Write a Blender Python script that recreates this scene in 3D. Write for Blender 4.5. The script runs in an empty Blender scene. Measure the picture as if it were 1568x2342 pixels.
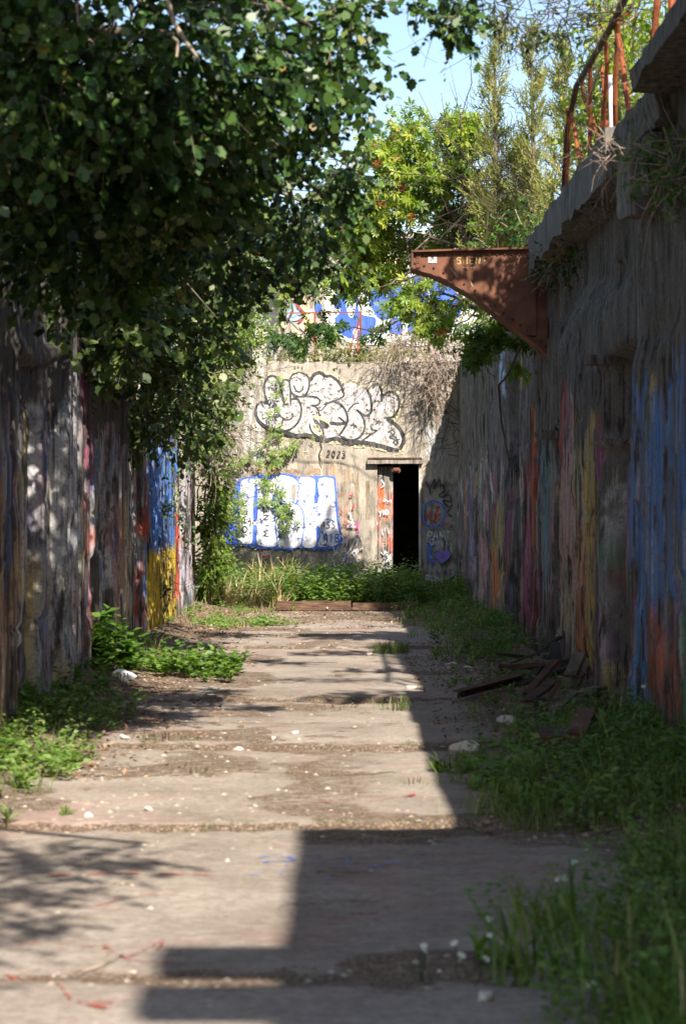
import bpy, math
import numpy as np
from mathutils import Vector
PI = math.pi
F = 4879.0                     # focal length in units of the photograph (1568 px wide)
CX, CY, EYE = 776.0, 1177.0, 1.5
FAR = 38.0
XR, XL = 2.10, -2.32
col = bpy.context.scene.collection
scene = bpy.context.scene

def W(px, py, Y):
    return ((px-CX)*Y/F, Y, EYE+(CY-py)*Y/F)

# ------------------------------------------------------------------ objects
def tag(o, label=None, cat=None, group=None, kind=None):
    if label: o['label'] = label
    if cat: o['category'] = cat
    if group: o['group'] = group
    if kind: o['kind'] = kind
    return o

def empty(name, loc, label, cat, group=None, rz=0):
    o = bpy.data.objects.new(name, None); col.objects.link(o)
    o.location = loc; o.rotation_euler = (0, 0, rz)
    o.empty_display_size = .1
    return tag(o, label, cat, group)

def link(name, me, m, parent=None):
    if m is not None and not me.materials: me.materials.append(m)
    o = bpy.data.objects.new(name, me); col.objects.link(o)
    if parent is not None:
        o.parent = parent
        # parts are written in world coordinates: undo the parent's own place
        L = Vector((0, 0, 0)); p = parent
        while p is not None:
            L += p.location; p = p.parent
        o.location = -L
    return o

def mesh_np(name, V, faces, smooth=False):
    """faces: list of (F,k) int arrays"""
    me = bpy.data.meshes.new(name)
    V = np.asarray(V, dtype=np.float32)
    loops = np.concatenate([f.reshape(-1) for f in faces]).astype(np.int32)
    tot = np.concatenate([np.full(len(f), f.shape[1], dtype=np.int32) for f in faces])
    st = np.concatenate([[0], np.cumsum(tot)[:-1]]).astype(np.int32)
    me.vertices.add(len(V)); me.vertices.foreach_set('co', V.reshape(-1))
    me.loops.add(len(loops)); me.loops.foreach_set('vertex_index', loops)
    me.polygons.add(len(tot)); me.polygons.foreach_set('loop_start', st)
    try: me.polygons.foreach_set('loop_total', tot)
    except Exception: pass
    if smooth: me.polygons.foreach_set('use_smooth', np.ones(len(tot), dtype=bool))
    me.update(calc_edges=True)
    return me

class MB:
    """collects polygons for one mesh"""
    def __init__(s): s.v = []; s.f = []
    def add(s, vs, fs):
        b = len(s.v); s.v += [tuple(p) for p in vs]; s.f += [tuple(i+b for i in f) for f in fs]
    def box(s, x0, x1, y0, y1, z0, z1):
        s.add([(x0,y0,z0),(x1,y0,z0),(x1,y1,z0),(x0,y1,z0),(x0,y0,z1),(x1,y0,z1),(x1,y1,z1),(x0,y1,z1)],
              [(0,3,2,1),(4,5,6,7),(0,1,5,4),(1,2,6,5),(2,3,7,6),(3,0,4,7)])
    def bar(s, a, b, w, h=None):
        h = h or w; a = Vector(a); b = Vector(b); d = (b-a).normalized()
        u = d.cross(Vector((0,0,1)));  u = u.normalized() if u.length > .05 else Vector((1,0,0))
        v = d.cross(u).normalized(); vs = []
        for p in (a, b):
            for su, sv in ((-1,-1),(1,-1),(1,1),(-1,1)): vs.append(p+u*su*w/2+v*sv*h/2)
        s.add(vs, [(0,1,2,3),(7,6,5,4),(0,4,5,1),(1,5,6,2),(2,6,7,3),(3,7,4,0)])
    def tube(s, pts, rad, n=6):
        pts = [Vector(p) for p in pts]; N = len(pts); vs = []; fs = []
        if not hasattr(rad, '__len__'): rad = [rad]*N
        for i, p in enumerate(pts):
            d = (pts[min(i+1, N-1)]-pts[max(i-1, 0)])
            d = d.normalized() if d.length > 0 else Vector((0,0,1))
            u = d.cross(Vector((.13,.31,.94))).normalized(); v = d.cross(u)
            for k in range(n):
                a = 2*PI*k/n; vs.append(p+(u*math.cos(a)+v*math.sin(a))*rad[i])
        for i in range(N-1):
            for k in range(n):
                fs.append((i*n+k, i*n+(k+1) % n, (i+1)*n+(k+1) % n, (i+1)*n+k))
        fs.append(tuple(range(n-1, -1, -1))); fs.append(tuple((N-1)*n+k for k in range(n)))
        s.add(vs, fs)
    def build(s, name, m, parent=None, smooth=False):
        me = bpy.data.meshes.new(name); me.from_pydata(s.v, [], s.f); me.update()
        if smooth: me.polygons.foreach_set('use_smooth', [True]*len(me.polygons))
        return link(name, me, m, parent)

# ------------------------------------------------------------------ noise
def _h(xi, yi, s):
    v = np.sin(xi*127.1+yi*311.7+s*74.7)*43758.5453
    return v-np.floor(v)
def vn(x, y, s=0):
    x = np.asarray(x, dtype=float); y = np.asarray(y, dtype=float)
    xi = np.floor(x); yi = np.floor(y); fx = x-xi; fy = y-yi
    fx = fx*fx*(3-2*fx); fy = fy*fy*(3-2*fy)
    a = _h(xi, yi, s); b = _h(xi+1, yi, s); c = _h(xi, yi+1, s); d = _h(xi+1, yi+1, s)
    return (a*(1-fx)+b*fx)*(1-fy)+(c*(1-fx)+d*fx)*fy
def fbm(x, y, s=0, o=3):
    t = 0; a = .5; n = 0
    for k in range(o):
        t = t+a*vn(x*2**k, y*2**k, s+k*13); n += a; a *= .5
    return t/n
def ss(a, b, x):
    t = np.clip((x-a)/(b-a), 0, 1); return t*t*(3-2*t)

# ------------------------------------------------------------------ materials
def newmat(name):
    m = bpy.data.materials.new(name); m.use_nodes = True
    nt = m.node_tree; nt.nodes.clear()
    o = nt.nodes.new('ShaderNodeOutputMaterial')
    return m, nt, o
def nd(nt, t, **k):
    n = nt.nodes.new(t)
    for a, v in k.items():
        if a in n.inputs.keys(): n.inputs[a].default_value = v
        else: setattr(n, a, v)
    return n
def ramp(nt, fac, stops):
    r = nt.nodes.new('ShaderNodeValToRGB'); nt.links.new(fac, r.inputs[0])
    e = r.color_ramp.elements
    while len(e) < len(stops): e.new(.5)
    for i, (p, c) in enumerate(stops):
        e[i].position = p; c = c if hasattr(c, '__len__') else (c, c, c)
        e[i].color = (*c[:3], 1)
    return r.outputs[0]
def noise(nt, scale=(1,1,1), sc=1, det=4, rough=.6, dist=0):
    tc = nt.nodes.new('ShaderNodeTexCoord'); mp = nt.nodes.new('ShaderNodeMapping')
    mp.inputs['Scale'].default_value = scale
    nt.links.new(tc.outputs['Object'], mp.inputs[0])
    n = nt.nodes.new('ShaderNodeTexNoise'); n.inputs['Scale'].default_value = sc
    n.inputs['Detail'].default_value = det; n.inputs['Roughness'].default_value = rough
    n.inputs['Distortion'].default_value = dist
    nt.links.new(mp.outputs[0], n.inputs[0])
    return n.outputs[0]
def mix(nt, fac, a, b, mode='MIX'):
    n = nt.nodes.new('ShaderNodeMix'); n.data_type = 'RGBA'; n.blend_type = mode
    for s, v in ((0, fac), (6, a), (7, b)):
        if hasattr(v, 'is_output'): nt.links.new(v, n.inputs[s])
        elif s == 0: n.inputs[0].default_value = v
        else: n.inputs[s].default_value = (*v[:3], 1)
    return n.outputs[2]
def mth(nt, op, a, b=0.0, clamp=False):
    n = nt.nodes.new('ShaderNodeMath'); n.operation = op; n.use_clamp = clamp
    for i, v in enumerate((a, b)):
        if hasattr(v, 'is_output'): nt.links.new(v, n.inputs[i])
        else: n.inputs[i].default_value = v
    return n.outputs[0]
def principled(nt, o, colr, rough=.8, bumps=(), spec=.3, metal=0):
    p = nt.nodes.new('ShaderNodeBsdfPrincipled')
    if hasattr(colr, 'is_output'): nt.links.new(colr, p.inputs['Base Color'])
    else: p.inputs['Base Color'].default_value = (*colr, 1)
    if hasattr(rough, 'is_output'): nt.links.new(rough, p.inputs['Roughness'])
    else: p.inputs['Roughness'].default_value = rough
    p.inputs['Specular IOR Level'].default_value = spec
    p.inputs['Metallic'].default_value = metal
    prev = None
    for h, st, di in bumps:
        b = nt.nodes.new('ShaderNodeBump'); b.inputs['Strength'].default_value = st
        b.inputs['Distance'].default_value = di; nt.links.new(h, b.inputs['Height'])
        if prev: nt.links.new(prev, b.inputs['Normal'])
        prev = b.outputs[0]
    if prev: nt.links.new(prev, p.inputs['Normal'])
    nt.links.new(p.outputs[0], o.inputs[0])
    return p

def m_simple(name, a, b, sc=6, rough=.85, scale=(1,1,1), bump=.4, dist=.01, det=5, spec=.25):
    m, nt, o = newmat(name)
    n = noise(nt, scale, sc, det)
    principled(nt, o, ramp(nt, n, [(.32, a), (.68, b)]), rough, [(n, bump, dist)], spec)
    return m

def m_wall(name, base, sx=26, sz=.9, blot=.75):
    """board marked concrete; the paint attribute holds the old paint, worn by streaks"""
    m, nt, o = newmat(name)
    a = nd(nt, 'ShaderNodeAttribute', attribute_name='paint')
    st = noise(nt, (sx, sx, sz), 1, 6, .72)            # tall streaks
    ch = noise(nt, (9, 9, 2.0), 1, 5, .65)
    st2 = noise(nt, (60, 60, 4.5), 1, 4, .7)
    bl = noise(nt, (1, 1, .6), 1.3, 5, .6)
    fine = noise(nt, (1, 1, 1), 45, 4, .7)
    d, l, w = base
    c = ramp(nt, st, [(.38, d), (.48, l), (.6, l), (.68, w)])
    c = mix(nt, ramp(nt, bl, [(.35, .0), (.7, blot)]), c, tuple(x*.62 for x in l), 'MIX')
    c = mix(nt, ramp(nt, ch, [(.52, 0), (.6, .75)]), c, tuple(x*1.25 for x in l))
    c = mix(nt, ramp(nt, ch, [(.36, .8), (.42, 0)]), c, tuple(x*.8 for x in d))
    c = mix(nt, ramp(nt, fine, [(.35, .35), (.6, 0)]), c, tuple(x*.5 for x in d))
    t = mth(nt, 'SUBTRACT', mth(nt, 'ADD', mth(nt, 'MULTIPLY', a.outputs['Alpha'], 1.35), st2), .62)
    t = ramp(nt, t, [(.3, 0), (.46, 1)])
    wear = ramp(nt, fine, [(.3, .25), (.5, 1)])
    t = mth(nt, 'MULTIPLY', t, wear)
    t = mth(nt, 'MULTIPLY', t, ramp(nt, ch, [(.4, .1), (.5, 1)]))
    t = mth(nt, 'MULTIPLY', t, ramp(nt, noise(nt, (3, 3, 3), 1, 6, .7), [(.36, .4), (.45, 1)]))
    pc = mix(nt, ramp(nt, st, [(.36, .8), (.46, .0)]), a.outputs['Color'], (.04, .035, .032))
    pc = mix(nt, ramp(nt, noise(nt, (40, 40, 1.3), 1, 4, .6), [(.54, 0), (.62, .55)]), pc, (.45, .42, .4))
    c = mix(nt, t, c, pc)
    h = mth(nt, 'ADD', mth(nt, 'ADD', mth(nt, 'MULTIPLY', st, .8), mth(nt, 'MULTIPLY', ch, .8)), mth(nt, 'MULTIPLY', fine, .4))
    principled(nt, o, c, .82, [(h, .75, .022)], .2)
    return m

def m_leaf(name, stops, trans=.3, rough=.5):
    m, nt, o = newmat(name)
    a = nd(nt, 'ShaderNodeAttribute', attribute_name='tint')
    c = ramp(nt, a.outputs['Fac'], stops)
    p = nt.nodes.new('ShaderNodeBsdfPrincipled'); nt.links.new(c, p.inputs['Base Color'])
    p.inputs['Roughness'].default_value = rough; p.inputs['Specular IOR Level'].default_value = .35
    tr = nt.nodes.new('ShaderNodeBsdfTranslucent')
    c2 = mix(nt, 1.0, c, (1.5, 1.6, .5), 'MULTIPLY'); nt.links.new(c2, tr.inputs[0])
    ms = nt.nodes.new('ShaderNodeMixShader'); ms.inputs[0].default_value = trans
    nt.links.new(p.outputs[0], ms.inputs[1]); nt.links.new(tr.outputs[0], ms.inputs[2])
    nt.links.new(ms.outputs[0], o.inputs[0])
    return m

def m_paint(name, c, wear=.3, c2=None, rough=.6):
    """sprayed paint: thin, worn through to what is below"""
    m, nt, o = newmat(name)
    n = noise(nt, (1, 1, 1), 9, 6, .75); n2 = noise(nt, (5, 5, 1.2), 3, 4, .6)
    c2 = c2 or tuple(x*.75 for x in c)
    p = principled(nt, o, ramp(nt, n2, [(.35, c2), (.6, c)]), rough, [], .25)
    tr = nt.nodes.new('ShaderNodeBsdfTransparent'); ms = nt.nodes.new('ShaderNodeMixShader')
    f = ramp(nt, n, [(max(.02, wear-.04), 0), (wear+.06, 1)])
    nt.links.new(f, ms.inputs[0]); nt.links.new(tr.outputs[0], ms.inputs[1]); nt.links.new(p.outputs[0], ms.inputs[2])
    nt.links.new(ms.outputs[0], o.inputs[0])
    return m

def m_ground():
    m, nt, o = newmat('path_concrete')
    a = nd(nt, 'ShaderNodeAttribute', attribute_name='paint')
    n1 = noise(nt, (1, 1, 1), 1.1, 6, .65); n2 = noise(nt, (1, 1, 1), 26, 5, .75); n3 = noise(nt, (1, 1, 1), 90, 3, .7)
    c = ramp(nt, n1, [(.3, (.225, .185, .15)), (.5, (.315, .265, .222)), (.7, (.41, .355, .30))])
    c = mix(nt, ramp(nt, n2, [(.4, .5), (.56, 0)]), c, (.15, .115, .085))
    c = mix(nt, ramp(nt, n3, [(.63, 0), (.72, .8)]), c, (.6, .54, .46))
    red = noise(nt, (1, 1, 1), .9, 3, .5, 1.2)
    c = mix(nt, ramp(nt, red, [(.56, 0), (.72, .3)]), c, (.38, .15, .13))
    n4 = noise(nt, (7, 16, 7), 1, 6, .75); n5 = noise(nt, (1, 1, 1), 55, 4, .8)
    c = mix(nt, ramp(nt, n4, [(.52, 0), (.66, .5)]), c, (.5, .43, .36))
    c = mix(nt, ramp(nt, n4, [(.3, .55), (.42, 0)]), c, (.17, .13, .1))
    soil = ramp(nt, n5, [(.36, (.035, .022, .014)), (.52, (.12, .078, .048)), (.6, (.28, .2, .14)), (.66, (.5, .42, .33))])
    f = mth(nt, 'ADD', a.outputs['Alpha'], mth(nt, 'MULTIPLY', mth(nt, 'SUBTRACT', n2, .5), 1.3))
    f = mth(nt, 'ADD', f, mth(nt, 'MULTIPLY', mth(nt, 'SUBTRACT', n4, .5), 2.2))
    f = ramp(nt, f, [(.44, 0), (.55, .85)])
    c = mix(nt, f, c, soil)
    h = mth(nt, 'ADD', n2, mth(nt, 'MULTIPLY', n3, .5))
    principled(nt, o, c, .9, [(h, .7, .015), (n4, .4, .01)], .15)
    return m

M = {}
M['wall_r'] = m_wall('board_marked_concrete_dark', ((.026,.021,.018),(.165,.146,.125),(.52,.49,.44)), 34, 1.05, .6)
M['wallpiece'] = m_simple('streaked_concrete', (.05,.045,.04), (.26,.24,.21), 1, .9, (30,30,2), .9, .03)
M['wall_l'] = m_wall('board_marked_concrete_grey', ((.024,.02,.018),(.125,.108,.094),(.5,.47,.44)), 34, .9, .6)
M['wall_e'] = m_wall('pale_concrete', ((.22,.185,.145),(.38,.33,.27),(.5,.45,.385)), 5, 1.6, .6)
M['conc'] = m_simple('rough_concrete', (.12,.1,.085), (.33,.29,.25), 3, .9, (6,6,1), .7, .03)
M['concdark'] = m_simple('shade_dark_concrete', (.04,.034,.03), (.19,.17,.15), 4, .9, (5,5,1.5), .8, .03)  # darker copy of the rough concrete; shade under the ledges is put into it
M['concpale'] = m_simple('pale_rough_concrete', (.3,.27,.23), (.55,.5,.44), 4, .9, (2,2,1), .6, .02)
M['ground'] = m_ground()
M['soil'] = m_simple('soil', (.05,.035,.022), (.17,.115,.07), 5, .95)
M['grassland'] = m_simple('rough_grass_soil', (.03,.05,.012), (.1,.11,.04), 3, .95)
M['rust'] = m_simple('rusted_steel', (.075,.03,.018), (.2,.085,.048), 4, .75, (1,1,1), .3, .004)
M['rustred'] = m_simple('rusted_red_bar', (.13,.03,.014), (.3,.085,.03), 9, .7)
M['rustdark'] = m_simple('dark_rusted_scrap', (.03,.018,.013), (.11,.055,.035), 9, .8)
M['bark'] = m_simple('bark', (.07,.055,.04), (.2,.165,.12), 9, .9, (1,1,.3))
M['twig'] = m_simple('dry_twig', (.16,.115,.085), (.4,.31,.24), 8, .9)
M['darktwig'] = m_simple('dark_vine', (.035,.024,.017), (.1,.07,.05), 8, .9)
M['timber'] = m_simple('weathered_timber', (.035,.018,.012), (.19,.11,.07), 3, .85, (1.5,14,14), .9, .02)
M['stone'] = m_simple('pale_stone', (.36,.32,.27), (.66,.61,.54), 8, .9)
M['gravel'] = m_simple('gravel_stone', (.2,.16,.12), (.55,.48,.4), 14, .9)
M['black'] = m_simple('dark_room_and_char', (.02,.018,.016), (.07,.062,.055), 3, .95)  # near-black: the doorway room's darkness put into the colour; also for charred wood
M['white'] = m_simple('white_metal', (.6,.62,.62), (.8,.8,.8), 8, .5)
M['litter'] = m_leaf('dead_leaves', [(0,(.1,.05,.028)),(.5,(.25,.14,.08)),(1,(.42,.3,.19))], .05, .8)
M['leaf_dark'] = m_leaf('dark_oak_leaves', [(0,(.01,.024,.007)),(.4,(.036,.082,.016)),(.75,(.09,.155,.034)),(.96,(.19,.23,.07)),(1,(.22,.15,.03))], .18, .42)
M['leaf_grey'] = m_leaf('grey_green_leaves', [(0,(.018,.036,.01)),(.5,(.065,.11,.026)),(1,(.19,.22,.07))], .2, .42)
M['leaf_mid'] = m_leaf('mid_green_leaves', [(0,(.022,.055,.012)),(.5,(.06,.13,.022)),(.9,(.14,.21,.035)),(1,(.24,.2,.04))], .35)
M['leaf_vine'] = m_leaf('creeper_leaves', [(0,(.05,.1,.015)),(.5,(.14,.22,.03)),(1,(.26,.33,.05))], .35)
M['leaf_lime'] = m_leaf('yellow_green_leaves', [(0,(.09,.16,.02)),(.45,(.21,.3,.04)),(.85,(.36,.41,.06)),(.97,(.4,.38,.07)),(.995,(.4,.25,.08)),(1,(.35,.05,.03))], .4)
M['leaf_olive'] = m_leaf('olive_juniper_sprays', [(0,(.08,.1,.025)),(.5,(.2,.21,.05)),(1,(.36,.32,.1))], .25, .7)
M['leaf_dry'] = m_leaf('dusty_pale_leaves', [(0,(.08,.11,.03)),(.5,(.19,.22,.06)),(.85,(.33,.32,.12)),(1,(.42,.34,.18))], .35)
M['weed'] = m_leaf('weed_leaves', [(0,(.035,.085,.014)),(.5,(.1,.19,.03)),(1,(.2,.29,.06))], .35)
M['weed_light'] = m_leaf('light_weed_leaves', [(0,(.07,.13,.025)),(.5,(.15,.25,.055)),(1,(.28,.34,.12))], .35)
M['grass'] = m_leaf('grass_blades', [(0,(.06,.11,.02)),(.6,(.15,.23,.045)),(.88,(.2,.24,.07)),(1,(.4,.34,.17))], .35)
M['straw'] = m_leaf('dry_grass', [(0,(.2,.16,.08)),(.6,(.42,.34,.19)),(1,(.6,.5,.32))], .3)
M['petal'] = m_leaf('white_petals', [(0,(.7,.7,.68)),(1,(.85,.85,.83))], .25)
M['disc'] = m_leaf('yellow_disc', [(0,(.6,.4,.02)),(1,(.75,.55,.04))], .05)

# ------------------------------------------------------------------ leaves
def T_oval():
    v = [(0,0,0),(-.27,.38,.07),(0,.42,0),(.27,.38,.07),(0,1,-.06)]
    return np.array(v), [np.array([(0,2,4,1),(0,3,4,2)])]
def T_lobed():
    r = [(.06,.02),(.26,.08),(.29,.24),(.43,.38),(.34,.54),(.31,.76),(.14,.82)]
    v = [(0,-.12,0)]+[(x,y,.06*abs(x)*4) for x, y in r]+[(0,1,-.08)]+[(-x,y,.06*abs(x)*4) for x, y in r[::-1]]
    return np.array(v), [np.array([tuple(range(len(v)))])]
def T_palm(n=5, spread=190, ln=.9, w=.17):
    v = []; f = []
    for k in range(n):
        a = math.radians(-spread/2+spread*k/(n-1)); L = ln*(1-.28*abs(k-(n-1)/2)/((n-1)/2))
        d = np.array((math.sin(a), math.cos(a), 0)); s = np.array((d[1], -d[0], 0)); b = len(v)
        z = np.array((0,0,1))
        v += [d*.06, d*L*.55+s*w*L-z*.03, d*L-z*.16*L, d*L*.55-s*w*L-z*.03]; f.append((b,b+1,b+2,b+3))
    return np.array(v), [np.array(f)]
def T_blade():
    v = [(-.02,0,0),(.02,0,0),(.02,.4,.03),(-.02,.4,.03),(.013,.75,-.05),(-.013,.75,-.05),(0,1,-.2)]
    return np.array(v), [np.array([(0,1,2,3),(3,2,4,5)]), np.array([(5,4,6)])]
def T_dock():
    v = [(-.02,0,0),(.02,0,0),(-.11,.3,.05),(0,.32,0),(.11,.3,.05),(-.1,.68,.02),(0,.7,-.05),(.1,.68,.02),(0,1,-.22)]
    return np.array(v), [np.array([(0,1,3,2),(3,1,4,3)][:1]+[(2,3,6,5),(3,4,7,6)]), np.array([(1,4,3),(5,6,8),(6,7,8)])]
def T_spray():   # juniper spray: a ragged feather
    v = [(0,0,0)]; f = []
    for k, (t, s) in enumerate(((.1,1),(.25,-1),(.4,1),(.55,-1),(.7,1),(.85,-1))):
        b = len(v); v += [(0,t-.06,0),(s*.26*(1.15-t),t+.26,.05),(0,t+.1,0)]; f.append((b,b+1,b+2))
    b = len(v); v += [(-.035,0,0),(.035,0,0),(0,1.05,0)]; f.append((b,b+1,b+2))
    return np.array(v), [np.array(f)]
def T_petal():
    v = [(-.06,.1,0),(.06,.1,0),(.14,.7,0),(0,1,0),(-.14,.7,0)]
    return np.array(v), [np.array([(0,1,2,3,4)])]

class Leaves:
    def __init__(s, T): s.T = T; s.P = []; s.D = []; s.N = []; s.S = []; s.C = []
    def add(s, P, D, N, S, C):
        s.P.append(P); s.D.append(D); s.N.append(N); s.S.append(S); s.C.append(C)
    def build(s, name, m, parent=None):
        P = np.concatenate(s.P); D = np.concatenate(s.D); N = np.concatenate(s.N)
        S = np.concatenate(s.S); C = np.concatenate(s.C)
        D = D/(np.linalg.norm(D, axis=1, keepdims=True)+1e-9)
        X = np.cross(D, N); X /= (np.linalg.norm(X, axis=1, keepdims=True)+1e-9)
        Z = np.cross(X, D)
        tv, tf = s.T; n = len(P); k = len(tv)
        V = (tv[None,:,0,None]*X[:,None,:]+tv[None,:,1,None]*D[:,None,:]+tv[None,:,2,None]*Z[:,None,:])*S[:,None,None]+P[:,None,:]
        off = (np.arange(n)*k)[:,None,None]
        fs = [(f[None]+off).reshape(-1, f.shape[1]) for f in tf]
        me = mesh_np(name, V.reshape(-1,3), fs)
        at = me.attributes.new('tint', 'FLOAT', 'FACE')
        at.data.foreach_set('value', np.concatenate([np.repeat(C, len(f)) for f in tf]).astype(np.float32))
        return link(name, me, m, parent)

def rdir(r, n): 
    v = r.normal(size=(n,3)); return v/np.linalg.norm(v, axis=1, keepdims=True)

def curve(a, b, n=6, sag=0., wob=.0, r=None):
    a = np.array(a, float); b = np.array(b, float); L = np.linalg.norm(b-a); out = []
    o = np.zeros(3)
    for i in range(n):
        t = i/(n-1); p = a*(1-t)+b*t; p[2] += sag*math.sin(PI*t)
        if r is not None and 0 < i < n-1: o = o*.5+r.normal(size=3)*wob*L; p = p+o
        out.append(tuple(p))
    return out

def foliage(parent, blobs, T, m, seed, size, ntw, per, twl=.5, droop=.3, gap=.45, gsc=1.6,
            up=.6, surf=.5, twigm=None, twr=.006, zmin=-9, hang=0., xlim=None):
    """twigs spread through soft ellipsoids, each carrying leaves; gaps come from a noise"""
    r = np.random.default_rng(seed)
    B = np.array(blobs, float); wgt = (B[:,3]*B[:,4]+B[:,4]*B[:,5]+B[:,3]*B[:,5]); wgt /= wgt.sum()
    L = Leaves(T); tw = MB()
    k = r.choice(len(B), ntw*2, p=wgt)
    d = rdir(r, ntw*2); rad = r.random(ntw*2)**surf
    P = B[k,:3]+d*rad[:,None]*B[k,3:6]
    g = vn(P[:,0]*gsc+P[:,1]*.7*gsc, P[:,2]*gsc+P[:,1]*.4*gsc, seed)
    ok = (g > gap) & (P[:,2] > zmin)
    if xlim is not None: ok &= P[:,0] < xlim
    P = P[ok][:ntw]; dd = d[ok][:ntw]; g = g[ok][:ntw]
    n = len(P)
    D = dd*.8+r.normal(size=(n,3))*.5; D[:,2] -= droop
    D /= np.linalg.norm(D, axis=1, keepdims=True)
    ln = twl*(.5+r.random(n)*.8)
    clump = r.normal(size=n)*.17+(g-.6)*.7
    for j in range(per):
        t = (j+.6)/per
        q = P+D*(ln*t)[:,None]; q[:,2] -= hang*ln*t*t
        side = rdir(r, n); LD = side*.9+D*.8; LD[:,2] -= droop*.8
        N = r.normal(size=(n,3))*.55+np.array((.1,-.25,up)) 
        sz = size*(.45+r.random(n)**1.5*1.0)
        L.add(q, LD, N, sz, np.clip(.45+clump+r.normal(size=n)*.16, 0, 1))
    o = L.build('foliage', m, parent)
    if twigm is not None:
        for i in range(0, n, 3):
            tip = P[i]+D[i]*ln[i]; tip[2] -= hang*ln[i]
            base = P[i]-D[i]*.35*ln[i]
            tw.tube([base, P[i]+D[i]*ln[i]*.4, tip], [twr, twr*.7, twr*.3], 3)
        tw.build('twigs', twigm, parent)
    return o

def limbs(parent, root, top, targets, m, seed, r0=.1, r1=.015, name='limb'):
    r = np.random.default_rng(seed)
    t = MB(); n = 7
    pts = curve(root, top, n, 0, .04, r); t.tube(pts, [r0*(1-.35*i/(n-1)) for i in range(n)], 9)
    t.build('trunk', m, parent, True)
    b = MB()
    for k, q in enumerate(targets):
        s = pts[int(r.integers(3, n))]
        c = curve(s, q, 7, .12*math.dist(s, q), .05, r)
        rr = r0*.5; b.tube(c, [rr*(1-i/6)+r1*i/6 for i in range(7)], 6)
        for j in range(5):
            e = np.array(c[3+j % 4])+r.normal(size=3)*.35
            b.tube(curve(c[2+j % 4], e, 4, 0, .06, r), [r1, r1*.8, r1*.5, r1*.25], 4)
    b.build(name, m, parent, True)

# ------------------------------------------------------------------ walls
PAL = dict(white=(.6,.58,.56), blue=(.05,.14,.42), sky=(.16,.33,.6), red=(.38,.04,.035), mag=(.42,.05,.18),
           orange=(.6,.14,.03), yellow=(.6,.42,.05), green=(.05,.28,.13), teal=(.12,.3,.32), purple=(.14,.07,.25),
           black=(.015,.015,.018), pink=(.55,.33,.34), cream=(.55,.45,.27), navy=(.03,.04,.14), dred=(.17,.02,.025))
def add_layer(rgb, al, c, mk):
    mk = np.clip(mk, 0, 1)
    rgb[:] = rgb*(1-mk[...,None])+np.array(c)*mk[...,None]
    al[:] = np.maximum(al, mk)
def auto_paint(U, Z, seed, names, top, amount=.55, width=2.2):
    rgb = np.zeros(U.shape+(3,)); al = np.zeros(U.shape)
    for i, nm in enumerate(names):
        f = fbm(U*width*1.7*(1+.4*(i % 3)), Z*(1.0+.5*(i % 2)), seed+i*7, 3)
        stp = .7*vn(U*26, Z*1.2, seed+i*3+50)+.3*vn(U*9, Z*2.2, seed+i*3+51)
        edge = ss(0, .45, top+.5*vn(U*9, 0*Z, seed+i)-.25-Z)
        mk = ss(amount, amount+.05, f)*ss(.35, .75, stp)*edge
        add_layer(rgb, al, PAL[nm], mk*(.65+.35*vn(U*5, Z, seed+i)))
    gr = rgb.mean(-1, keepdims=True); rgb = rgb*.72+gr*.28
    return rgb, al*.85
def patch(rgb, al, U, Z, u0, u1, z0, z1, c, s=1., seed=3, rag=.16, streak=.68):
    j = (vn(U*8, Z*.5, seed)-.5)*rag*2; k = (vn(U*12, Z*0, seed+1)-.5)*rag*3
    e = .05
    mk = ss(u0-e, u0+e, U+j)*ss(-u1-e, -u1+e, -U+j)*ss(z0-e, z0+e, Z+k)*ss(-z1-e, -z1+e, -Z+k)
    mk = mk*(1-streak*ss(.45, .75, vn(U*16, Z*.7, seed+5)))
    add_layer(rgb, al, PAL[c] if isinstance(c, str) else c, mk*s)

def grid_mesh(name, P, C, m, parent=None, mask=None, flip=False, smooth=False):
    n, k = P.shape[:2]; idx = np.arange(n*k).reshape(n, k)
    f = np.stack([idx[:-1,:-1], idx[1:,:-1], idx[1:,1:], idx[:-1,1:]], -1).reshape(-1,4)
    if flip: f = f[:, ::-1]
    if mask is not None: f = f[mask.reshape(-1)]
    me = mesh_np(name, P.reshape(-1,3), [f], smooth)
    if C is not None:
        a = me.attributes.new('paint', 'FLOAT_COLOR', 'POINT')
        a.data.foreach_set('color', C.reshape(-1,4).astype(np.float32).reshape(-1))
    return link(name, me, m, parent)

def side_wall(s, X0, Y, topf, relief, paint, m, parent, back=1.2, nz=84):
    """s=+1 left wall (faces +X), s=-1 right wall. The face is a relief grid; cap and back close it."""
    zt = np.linspace(0, 1, nz)
    top = topf(Y)
    U, T = np.meshgrid(Y, zt, indexing='ij'); Z = T*top[:,None]-.25*(1-T)
    rel = relief(U, Z)
    P = np.stack([X0+s*rel, U+0*rel, Z], -1)
    rgb, al = paint(U, Z)
    C = np.concatenate([rgb, al[...,None]], -1)
    capP = P[:,-1:].copy(); cap2 = capP.copy(); cap2[...,0] = X0-s*.35; cap2[...,2] -= .02
    bk = capP.copy(); bk[...,0] = X0-s*back; bk[...,2] -= .08
    P = np.concatenate([P, cap2, bk], 1)
    C = np.concatenate([C, np.zeros(C[:,:2].shape)], 1)
    grid_mesh('wall_face', P, C, m, parent, flip=(s < 0))

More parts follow.
